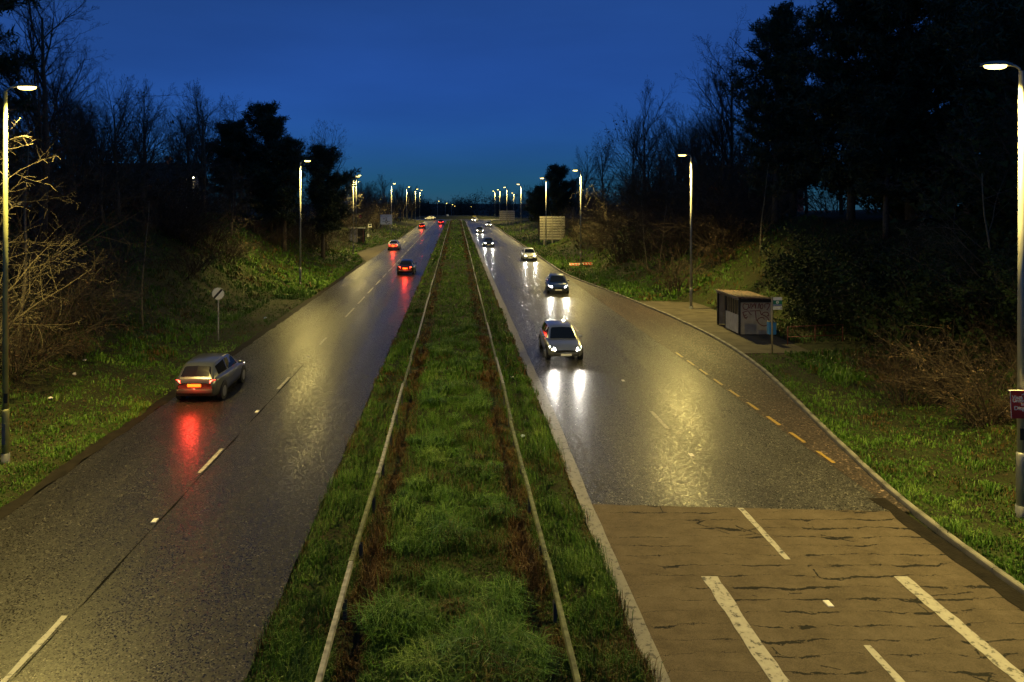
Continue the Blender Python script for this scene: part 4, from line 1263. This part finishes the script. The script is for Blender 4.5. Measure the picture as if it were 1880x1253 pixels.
def bush(seed, height, width, stems=26, leaves=0, leaf=0.08):
    r = random.Random(seed)
    m = MB(); cent, dirs = [], []
    for s_ in range(stems):
        az = r.uniform(0, 2*math.pi)
        p = Vector((math.cos(az), math.sin(az), 0))*r.uniform(0, width*0.22) + Vector((0,0,-0.15))
        d = (Vector((math.cos(az)*0.5, math.sin(az)*0.5, 1)) + rvec(r)*0.4).normalized()
        ln = height*r.uniform(0.6, 1.15)
        pts = [p.copy()]
        for i in range(6):
            d = (d + rvec(r)*0.22 + Vector((math.cos(az), math.sin(az), -0.35))*0.10*i*width/height*0.5).normalized()
            p = p + d*ln/6; pts.append(p.copy())
        m.tube(pts, [0.022*(1-i/7.5) for i in range(7)], 4, False)
        for k in range(8):
            t_ = 0.2 + 0.8*r.random(); i = min(5, int(t_*6)); q = pts[i].lerp(pts[i+1], t_*6-i)
            d2 = ((pts[i+1]-pts[i]).normalized() + rvec(r)*0.9).normalized(); l2 = ln*r.uniform(0.15, 0.4)
            p2 = [q]
            for j in range(3):
                d2 = (d2 + rvec(r)*0.3).normalized(); p2.append(p2[-1]+d2*l2/3)
            m.tube(p2, [0.009,0.007,0.005,0.003], 3, False)
            for h_ in range(4):
                a = p2[1+h_ % 3]; d3 = (d2 + rvec(r)*0.9).normalized()
                m.tube([a, a+d3*l2*0.35*r.uniform(0.5, 1.2)], [0.0045, 0.003], 3, False)
            for h_ in range(leaves):
                a = p2[r.randint(0, 3)] + rvec(r)*leaf*2.2
                cent.append(a[:]); dirs.append((d2*0.5+rvec(r)*0.5)[:])
    st = m.mesh('stems')
    lv = None
    if cent:
        v_, t3 = tuft_mesh(cent, dirs, leaf, seed, per=3, flat=1.5)
        lv = mesh_np('leaves', v_, t3)
    return st, lv

def plant(name, meshes, mats, parts, x, y, label, cat, group, rz=0.0, sc=1.0, z=None, tilt=(0,0)):
    z = gz(x, y) if z is None else z
    t = thing(name, (x, y, z), rz, label, cat, group)
    t.scale = (sc, sc, sc) if not hasattr(sc, '__len__') else sc
    t.rotation_euler = (tilt[0], tilt[1], rz)
    for me, mt, nm in zip(meshes, mats, parts):
        if me is None: continue
        o = link(nm, me, None, t)
        if len(me.materials) == 0: me.materials.append(mt)
        elif me.materials[0] != mt:
            o.material_slots[0].link = 'OBJECT'; o.material_slots[0].material = mt
    return t

BT = [bare_tree(101, 12, (13,9,7,5), 0.95, 0.80, upw=0.09), bare_tree(102, 12, (13,9,7,5), 0.85, 0.78, upw=0.13), bare_tree(103, 12, (14,9,7,5), 1.10, 0.82, upw=0.07),
      bare_tree(104, 12, (11,9,8,5), 0.75, 0.72, upw=0.15)]
BTP = [bare_tree(201, 10, (11,9,6,5), 1.15, 0.86, lean=(0.10,0.0), r0=0.085, upw=0.05, droop=0.25), bare_tree(202, 9, (9,7,5,3), 1.15, 0.88, lean=(-0.12,0.05), r0=0.075, upw=0.05, droop=0.3),
       bare_tree(203, 9, (6,5,4,3), 0.7, 0.6, lean=(0.05,0), r0=0.06, upw=0.2)]
PN = [pine(301, 15, 9.0, 0.14), pine(302, 18, 9.5, 0.12, 1.15), pine(303, 13, 7.5, 0.25)]
BU = [bush(401, 2.6, 3.2), bush(402, 3.4, 2.8, 30, 1, 0.07), bush(403, 1.6, 2.6, 24, 2, 0.06)]
EV = [bush(404, 2.6, 3.0, 26, 14, 0.12), bush(405, 3.4, 3.0, 28, 14, 0.13)]
TB = (M['bark'], M['twig'])

G_L, G_R = 'bare trees on the left bank', 'bare trees on the right bank'
def bt(k, x, y, h, label, group, rz=0.0, mats=TB, base=12.0, src=None):
    me = (src or BT)[k]
    return plant('bare_tree', me, mats, ('trunk', 'branches'), x, y, label, 'tree', group, rz, h/base)
def pn(k, x, y, h, label, group, rz=0.0, wide=1.0):
    hh = (15, 18, 13)[k]
    return plant('pine_tree', PN[k], (M['bark'], M['needle']), ('trunk', 'needles'), x, y, label, 'tree', group, rz, (h/hh*wide, h/hh*wide, h/hh))

# left bank
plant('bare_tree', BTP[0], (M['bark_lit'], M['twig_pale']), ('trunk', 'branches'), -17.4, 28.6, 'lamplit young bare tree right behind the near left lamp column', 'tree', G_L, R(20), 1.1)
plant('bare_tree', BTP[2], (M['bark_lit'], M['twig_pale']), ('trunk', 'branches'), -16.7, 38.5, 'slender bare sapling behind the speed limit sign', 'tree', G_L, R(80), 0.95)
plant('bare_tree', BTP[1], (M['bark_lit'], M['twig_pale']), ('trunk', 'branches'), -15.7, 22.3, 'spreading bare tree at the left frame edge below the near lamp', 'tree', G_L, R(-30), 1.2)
bt(0, -23.0, 40, 15.5, 'tallest bare tree on the left, above the near lamp', G_L, 0.4)
bt(2, -25.6, 44, 12.0, 'broad bare tree right of the tallest one on the left', G_L, 1.9)
bt(1, -27.5, 52, 12.0, 'bare tree with upright crown between near lamp and house', G_L, 2.6)
bt(3, -27.0, 62, 10.0, 'thin bare tree in front of the left house roof', G_L, 3.3)
bt(1, -31.0, 58, 9.5, 'bare tree half hiding the left end of the house roof', G_L, 0.9)
bt(2, -24.5, 50, 8.0, 'low wide bare tree below the left house', G_L, 4.9)
bt(3, -26.2, 75, 12.0, 'narrow bare tree just right of the left house', G_L, 0.2)
bt(1, -25.2, 80, 12.5, 'dense bare tree against the left side of the pines', G_L, 5.1)
bt(0, -23.0, 84, 12.0, 'bare tree tucked behind the large left pine', G_L, 1.2)
bt(0, -17.5, 97, 16.5, 'rounded bare crown showing between the two left pines', G_L, 2.2)
bt(2, -20.5, 66, 7.0, 'low bare tree at the edge of the left slope above the second lamp', G_L, 3.9)
pn(0, -20.6, 80, 14.0, 'large dark pine behind the second left lamp', 'pines beside the road', 0.4, 1.15)
pn(2, -24.0, 78, 10.0, 'broad low pine at the left edge of the left pine group', 'pines beside the road', 5.4, 1.35)
pn(2, -15.9, 86, 13.0, 'pine overhanging the verge right of the large left pine', 'pines beside the road', 1.4, 1.1)
pn(2, -18.3, 77, 11.5, 'shorter pine low in front of the left pine group', 'pines beside the road', 4.4, 1.3)
pn(1, -24.4, 35, 18.0, 'pine tip at the top left corner of the view', 'pines beside the road', 2.0)
for i, (x, y, h, k) in enumerate([(-19,190,12.5,0),(-22,172,10,2),(-24,210,11,1),(-17.5,228,9.5,3),(-27,150,9,0),(-15.5,250,8,1)]):
    bt(k, x, y, h, ['rounded bare tree beyond the roundabout map sign','bare tree left of the roundabout map sign','bare tree set back beyond the map sign','slim bare tree near the end of the left verge','bare tree above the far left shelter','last small bare tree before the roundabout on the left'][i], G_L, i*1.1)
# right bank
pn(1, 25.6, 58, 17.4, 'tall pine with broken top left of the right pine group', 'pines beside the road', 0.0, 0.95)
pn(0, 29.0, 53, 16.5, 'dense pine second from left in the right pine group', 'pines beside the road', 2.2)
pn(1, 31.5, 50, 20.5, 'tallest pine, reaching the top of the view at right', 'pines beside the road', 3.1, 0.95)
pn(0, 32.6, 46, 15.5, 'pine right of the tallest one, behind the right lamp glow', 'pines beside the road', 5.2)
pn(1, 30.5, 38, 17.5, 'pine at the top right corner above the near lamp', 'pines beside the road', 1.1)
pn(2, 29.0, 62, 11.0, 'short pine filling the foot of the right pine group', 'pines beside the road', 0.7, 1.2)
pn(2, 34.5, 56, 14.0, 'pine deep in the middle of the right pine group', 'pines beside the road', 3.7, 1.2)
pn(2, 28.0, 47, 9.5, 'low pine above the bus shelter', 'pines beside the road', 2.9, 1.2)
pn(2, 36.0, 44, 12.5, 'pine behind the near right lamp column', 'pines beside the road', 4.0, 1.2)
pn(2, 19.2, 137, 12.0, 'dark pine above the slatted sign back', 'pines beside the road', 1.0, 1.25)
pn(2, 16.8, 146, 9.5, 'small dark pine left of the pine above the sign back', 'pines beside the road', 3.0, 1.25)
bt(0, 28.5, 76, 18.0, 'tall bare tree rising left of the right pines', G_R, 0.7)
bt(2, 33.5, 72, 21.0, 'bare branches rising behind the broken-topped pine', G_R, 1.7)
bt(3, 25.8, 100, 16.5, 'tall thin bare tree above the second and third right lamps', G_R, 2.7)
bt(1, 27.4, 90, 13.5, 'bare tree left of the second right lamp head', G_R, 3.7)
bt(0, 24.2, 118, 13.5, 'bare tree above the third right lamp', G_R, 4.7)
bt(1, 22.5, 130, 13.0, 'dense bare tree behind the slatted sign back', G_R, 5.7)
bt(2, 30.0, 96, 12.0, 'wide bare tree in the thicket behind the third right lamp', G_R, 0.3)
bt(0, 24.0, 72, 9.5, 'mid-height bare tree behind the second right lamp column', G_R, 1.3)
bt(1, 21.0, 84, 8.5, 'bare tree leaning over the verge past the second right lamp', G_R, 2.3)
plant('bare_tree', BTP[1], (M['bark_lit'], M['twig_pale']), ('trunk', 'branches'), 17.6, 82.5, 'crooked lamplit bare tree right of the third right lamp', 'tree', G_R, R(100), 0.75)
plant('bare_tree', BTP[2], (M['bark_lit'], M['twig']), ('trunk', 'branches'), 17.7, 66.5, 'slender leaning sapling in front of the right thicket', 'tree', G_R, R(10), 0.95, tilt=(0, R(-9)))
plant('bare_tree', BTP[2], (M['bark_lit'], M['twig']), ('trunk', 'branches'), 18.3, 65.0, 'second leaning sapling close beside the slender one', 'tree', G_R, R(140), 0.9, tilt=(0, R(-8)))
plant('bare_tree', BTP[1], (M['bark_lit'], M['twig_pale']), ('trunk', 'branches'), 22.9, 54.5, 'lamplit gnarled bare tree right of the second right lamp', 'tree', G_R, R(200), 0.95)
plant('bare_tree', BTP[1], (M['bark_lit'], M['twig']), ('trunk', 'branches'), 22.4, 29.5, 'large spreading bare tree left of the near right lamp column', 'tree', G_R, R(40), 1.05)
bt(2, 27.0, 33, 9.0, 'bare tree crown behind the near right lamp head', G_R, 0.8)

# the wood standing farther back on both banks
fr_ = random.Random(77)
def fill(n, xr, yr, hr, label, group):
    for i in range(n):
        x = fr_.uniform(*xr); y = yr[0] + (yr[1]-yr[0])*(i+fr_.random())/n
        if -53 < x < -34 and y < 99 and abs(px_x(290, y)-x) < 3.0: x -= 7
        bt(i % 4, x, y, fr_.uniform(*hr), label, group, fr_.uniform(0, 6.28))
fill(14, (-40,-25), (34,66), (8,11), 'bare tree in the dark wood on the left bank before the house', 'wood on the left bank before the house')
fill(12, (-36,-21), (68,118), (9,12.5), 'bare tree in the dark wood on the left bank beyond the house', 'wood on the left bank beyond the house')
fill(10, (-40,-20), (125,250), (8,12), 'bare tree in the far wood left of the roundabout approach', 'far wood left of the roundabout')
fill(9, (-34,-15), (232,262), (9,12.5), 'bare tree crowding the left corner of the roundabout', 'trees at the left corner of the roundabout')
fill(9, (19,52), (262,345), (9,14), 'bare tree crowding the right corner of the roundabout', 'trees at the right corner of the roundabout')
fill(16, (23,40), (62,104), (9,13), 'bare tree in the dark wood behind the right thicket', 'wood on the right bank')
fill(4, (25,40), (24,58), (7,11), 'bare tree in the dark wood among the right pines', 'wood among the right pines')
fill(14, (19,44), (106,250), (8,12.5), 'bare tree in the far wood right of the roundabout approach', 'far wood right of the roundabout')
# undergrowth: thickets on both banks
def thicket(n, xr, yr, protos, mats, names, sc, label, group, nm, cat='bush', rnd=random.Random(5)):
    for i in range(n):
        x = rnd.uniform(*xr); y = rnd.uniform(*yr)
        if abs(x-17) < 2.6 and 34 < y < 50 and x > 0: x += 4.5
        plant(nm, protos[i % len(protos)], mats, names, x, y, label, cat, group, rnd.uniform(0, 6.28), rnd.uniform(*sc))
TW, TWR = (M['twig'], M['leaf_dead']), (M['twig_red'], M['leaf_dead'])
thicket(16, (-21.5,-16.4), (24,36), BU, TW, ('stems','leaves'), (0.8,1.4), 'tangled bare bush in the dark undergrowth behind the near left lamp', 'undergrowth behind the near left lamp', 'bramble_bush')
thicket(22, (-25,-18.6), (36,62), BU, TWR, ('stems','leaves'), (0.8,1.6), 'bare bush in the thicket on the left slope beyond the speed sign', 'thicket on the left slope', 'bramble_bush')
thicket(16, (-21,-16.6), (70,100), BU, TW, ('stems','leaves'), (1.0,1.7), 'bare bush beneath the left pines', 'bushes beneath the left pines', 'bramble_bush')
thicket(16, (-26,-17.5), (118,225), BU, TW, ('stems','leaves'), (1.2,2.2), 'bare bush behind the far left shelter and map sign', 'bushes along the far left verge', 'bramble_bush')
thicket(26, (17.0,23.5), (56,82), BU, TWR, ('stems','leaves'), (1.0,1.9), 'reddish bare bush in the thicket between the second and third right lamps', 'thicket between the right lamps', 'bramble_bush')
thicket(16, (16.8,24), (84,165), BU, TW, ('stems','leaves'), (1.2,2.0), 'bare bush behind the slatted sign back', 'bushes behind the sign back', 'bramble_bush')
thicket(14, (21.0,27), (26,46), EV, (M['twig'], M['leaf_ever']), ('stems','leaves'), (0.8,1.5), 'dark evergreen bush on the bank behind the bus stop', 'evergreen bushes behind the bus stop', 'evergreen_bush')
thicket(22, (16.4,22), (18,34), BU, TWR, ('stems','leaves'), (0.55,1.0), 'low bramble on the bank below the near right lamp tree', 'brambles on the near right bank', 'bramble_bush')

thicket(26, (-38,-25), (34,98), BU, TW, ('stems','leaves'), (1.9,2.9), 'tall bare shrub along the crest of the left bank', 'tall shrubs on the left crest', 'tall_shrub')
thicket(9, (25,38), (24,56), EV, (M['twig'], M['leaf_ever']), ('stems','leaves'), (1.6,2.6), 'tall dark evergreen shrub under the right pines', 'tall evergreens under the right pines', 'tall_evergreen')
thicket(24, (23,40), (56,112), BU, TW, ('stems','leaves'), (2.0,3.0), 'tall bare shrub along the crest of the right bank', 'tall shrubs on the right crest', 'tall_shrub')
# far wood beyond the roundabout: one mass
def far_wood():
    g = np.random.default_rng(5)
    cent = []
    for i in range(240):
        x = g.uniform(-170, 210); y = g.uniform(390, 470)
        if -22 < x < 12: hgt = g.uniform(11, 15)
        else: hgt = g.uniform(14, 21)
        z0 = gz(x, y)
        k = 300
        u = g.normal(size=(k,3)); u /= np.linalg.norm(u, axis=1, keepdims=True)
        u *= g.uniform(0.35, 1.0, size=(k,1))
        cent.append(np.stack([x+u[:,0]*hgt*0.38, y+u[:,1]*hgt*0.38, z0+hgt*0.52+u[:,2]*hgt*0.52], axis=1))
    c = np.concatenate(cent)
    d = np.tile(np.array([[0,0,1.0]]), (len(c),1))
    v_, t3 = tuft_mesh(c, d, 1.0, 9, per=2, flat=0.5)
    o = link('far_wood', mesh_np('far_wood', v_, t3), M['twig'])
    tag(o, 'dark far-off wood along the horizon beyond the roundabout', 'wood', kind='stuff')
far_wood()

# ------------------------------------------------------------------ grass
def grass(name, label, n, sampler, hrange, wrange, seed, tuft=6, lay=0.5, tint=None):
    g = np.random.default_rng(seed)
    X, Y = sampler(g, n)
    keep = np.ones(len(X), bool)
    Z = np.array([gz(float(a), float(b_)) for a, b_ in zip(X, Y)])
    # each sample is a tuft of blades
    tf = tint(g, X, Y)
    hs = g.uniform(hrange[0], hrange[1], len(X))
    cl = np.array([mnoise.noise(Vector((float(a)*0.9, float(b_)*0.9, 3.1))) for a, b_ in zip(X, Y)])
    hs *= np.clip(1.0 + 1.5*cl, 0.25, 2.2)
    bare = np.array([mnoise.noise(Vector((float(a)*1.3, float(b_)*1.3, 8.8))) for a, b_ in zip(X, Y)]) < -0.22
    thin = bare & (g.uniform(0, 1, len(X)) < 0.45)
    X, Y, Z, tf, hs = X[~thin], Y[~thin], Z[~thin], tf[~thin], hs[~thin]
    X = np.repeat(X, tuft) ; Y = np.repeat(Y, tuft); Z = np.repeat(Z, tuft); hs = np.repeat(hs, tuft); tf = np.repeat(tf, tuft)
    k = len(X)
    az = g.uniform(0, 2*np.pi, k)
    spread = hs*0.28
    X = X + g.normal(size=k)*spread; Y = Y + g.normal(size=k)*spread
    L = hs*g.uniform(0.6, 1.25, k); W = g.uniform(wrange[0], wrange[1], k)
    bend = g.uniform(0.2, 1.0, k)*lay
    dx, dy = np.cos(az), np.sin(az)
    sx_, sy_ = -dy, dx
    b0 = np.stack([X - sx_*W/2, Y - sy_*W/2, Z-0.02], 1); b1 = np.stack([X + sx_*W/2, Y + sy_*W/2, Z-0.02], 1)
    mx_ = X + dx*L*bend*0.35; my_ = Y + dy*L*bend*0.35; mz_ = Z + L*0.62
    m0 = np.stack([mx_ - sx_*W*0.38, my_ - sy_*W*0.38, mz_], 1); m1 = np.stack([mx_ + sx_*W*0.38, my_ + sy_*W*0.38, mz_], 1)
    tp = np.stack([X + dx*L*bend, Y + dy*L*bend, Z + L*(1.0-0.42*bend)], 1)
    verts = np.stack([b0, b1, m0, m1, tp], 1).reshape(-1, 3)
    base = (np.arange(k)*5)[:, None]
    tris = np.concatenate([base+np.array([[0,1,3]]), base+np.array([[0,3,2]]), base+np.array([[2,3,4]])], 1).reshape(-1, 3)
    ta = np.repeat(np.clip(tf + g.normal(size=k)*0.13, 0, 1), 5)
    o = link(name, mesh_np(name, verts, tris, ta), M['grass'])
    return tag(o, label, 'grass', kind='stuff')

def persp_y(g, n, y0, y1, p=1.0):
    """more blades near the viewer"""
    u = g.uniform(0, 1, n)
    return 1.0/((1/y0) + u*((1/y1)-(1/y0)))
def samp_median(y0, y1):
    def f_(g, n):
        return g.uniform(-3.42, 3.18, n), persp_y(g, n, y0, y1)
    return f_
def n2(x, y, s, q):
    return mnoise.noise(Vector((x*s, y*s, q)))
def tint_median(g, X, Y):
    out = []
    for x, y in zip(X, Y):
        x, y = float(x), float(y)
        t_ = 0.60 + 0.42*n2(x, y, 0.55, 2.0) + 0.25*n2(x, y, 1.9, 5.0)
        for r_ in (-1.72, 1.48):                      # dead brown strip inside each barrier
            t_ -= 0.62*math.exp(-((x-r_)/0.33)**2)*(0.6+0.9*n2(x, y, 0.8, 9.0)+0.35)
        if x > 2.95 or x < -3.3: t_ -= 0.25
        out.append(t_)
    return np.array(out)
grass('reserve_grass_near', 'long tufted grass between the crash barriers, nearest stretch', 26000, samp_median(10.5, 30), (0.08,0.24), (0.007,0.014), 21, 6, 0.75, tint_median)
grass('reserve_grass_middle', 'grass on the central reserve in the middle distance', 10000, samp_median(30, 90), (0.10,0.24), (0.02,0.04), 22, 5, 0.7, tint_median)
grass('reserve_grass_far', 'grass on the central reserve towards the roundabout', 3500, samp_median(90, 262), (0.12,0.22), (0.08,0.16), 23, 4, 0.6, tint_median)
def tussocks():
    g = np.random.default_rng(41)
    n = 260
    X = g.uniform(-1.5, 1.35, n); Y = persp_y(g, n, 10.3, 42)
    cx, cyy = [], []
    ok = [n2(float(x), float(y), 0.55, 2.0) > -0.12 for x, y in zip(X, Y)]
    return X[ok], Y[ok]
TX, TY = tussocks()
def samp_tus(g, n):
    i = g.integers(0, len(TX), n)
    return TX[i] + g.normal(size=n)*0.07, TY[i] + g.normal(size=n)*0.07
def tint_tus(g, X, Y):
    return np.array([0.62 + 0.6*n2(float(x), float(y), 0.8, 2.0) for x, y in zip(X, Y)])
grass('reserve_tussocks', 'taller arching grass tussocks down the middle of the reserve', 7000, samp_tus, (0.20,0.40), (0.010,0.018), 28, 5, 1.25, tint_tus)
def samp_left(y0, y1, d0, d1):
    def f_(g, n):
        Y = persp_y(g, n, y0, y1); D = d0 + (d1-d0)*g.uniform(0, 1, n)**1.3
        return np.array([lx(float(y)) - d for y, d in zip(Y, D)]), Y
    return f_
def samp_right(y0, y1, d0, d1):
    def f_(g, n):
        Y = persp_y(g, n, y0, y1); D = d0 + (d1-d0)*g.uniform(0, 1, n)**1.3
        X = np.array([kx(float(y)) + d for y, d in zip(Y, D)])
        ok = ~((Y > 35.6) & (Y < 54.2) & (X < 18.1)) & ~((Y > 36) & (Y < 38.2) & (X < 22.5))
        return X[ok], Y[ok]
    return f_
def tint_verge(g, X, Y):
    return np.array([0.58 + 0.45*n2(float(x), float(y), 0.45, 2.0) + 0.35*n2(float(x), float(y), 1.6, 5.0) - 0.030*max(0, abs(float(x))-14.5) for x, y in zip(X, Y)])
grass('verge_grass_left', 'rough grass on the left verge and lower bank', 19000, samp_left(16, 75, 0.35, 11), (0.05,0.14), (0.010,0.024), 24, 5, 0.8, tint_verge)
grass('bank_grass_left', 'grass on the left bank farther along', 7000, samp_left(55, 200, 0.4, 13), (0.14,0.3), (0.05,0.12), 25, 4, 0.8, tint_verge)
grass('verge_grass_right', 'rough grass on the right verge below the bank', 20000, samp_right(13.5, 70, 0.16, 10), (0.05,0.14), (0.010,0.024), 26, 5, 0.8, tint_verge)
grass('bank_grass_right', 'grass on the right bank farther along', 6000, samp_right(55, 220, 0.2, 12), (0.14,0.3), (0.05,0.12), 27, 4, 0.8, tint_verge)

grass('slope_grass_left', 'rough grass climbing the left slope beyond the speed sign', 9000, samp_left(32, 90, 2.5, 15), (0.12,0.28), (0.02,0.05), 61, 4, 0.9, tint_verge)
grass('slope_grass_right', 'rough grass on the right slope above the bus shelter', 9000, samp_right(30, 85, 2.0, 14), (0.12,0.28), (0.02,0.05), 62, 4, 0.9, tint_verge)
# fallen leaves and dead stems
def scatter_leaves(name, label, n, sampler, seed, size=0.05):
    g = np.random.default_rng(seed)
    X, Y = sampler(g, n)
    Z = np.array([gz(float(a), float(b_)) for a, b_ in zip(X, Y)]) + 0.05
    c = np.stack([X, Y, Z], 1)
    v_, t3 = tuft_mesh(c, np.tile(np.array([[0.0,0,0.2]]), (len(c),1)), size, seed, per=2, flat=1.4)
    o = link(name, mesh_np(name, v_, t3), M['leaf_dead'])
    tag(o, label, 'leaves', kind='stuff')
scatter_leaves('fallen_leaves_left', 'fallen brown leaves on the left verge', 5000, samp_left(16, 50, 0.8, 9), 31)
scatter_leaves('fallen_leaves_right', 'fallen brown leaves on the right bank', 4000, samp_right(13.5, 45, 1.5, 9), 32)
scatter_leaves('fallen_leaves_reserve', 'fallen brown leaves among the reserve grass', 2500, samp_median(10.5, 40), 33, 0.04)
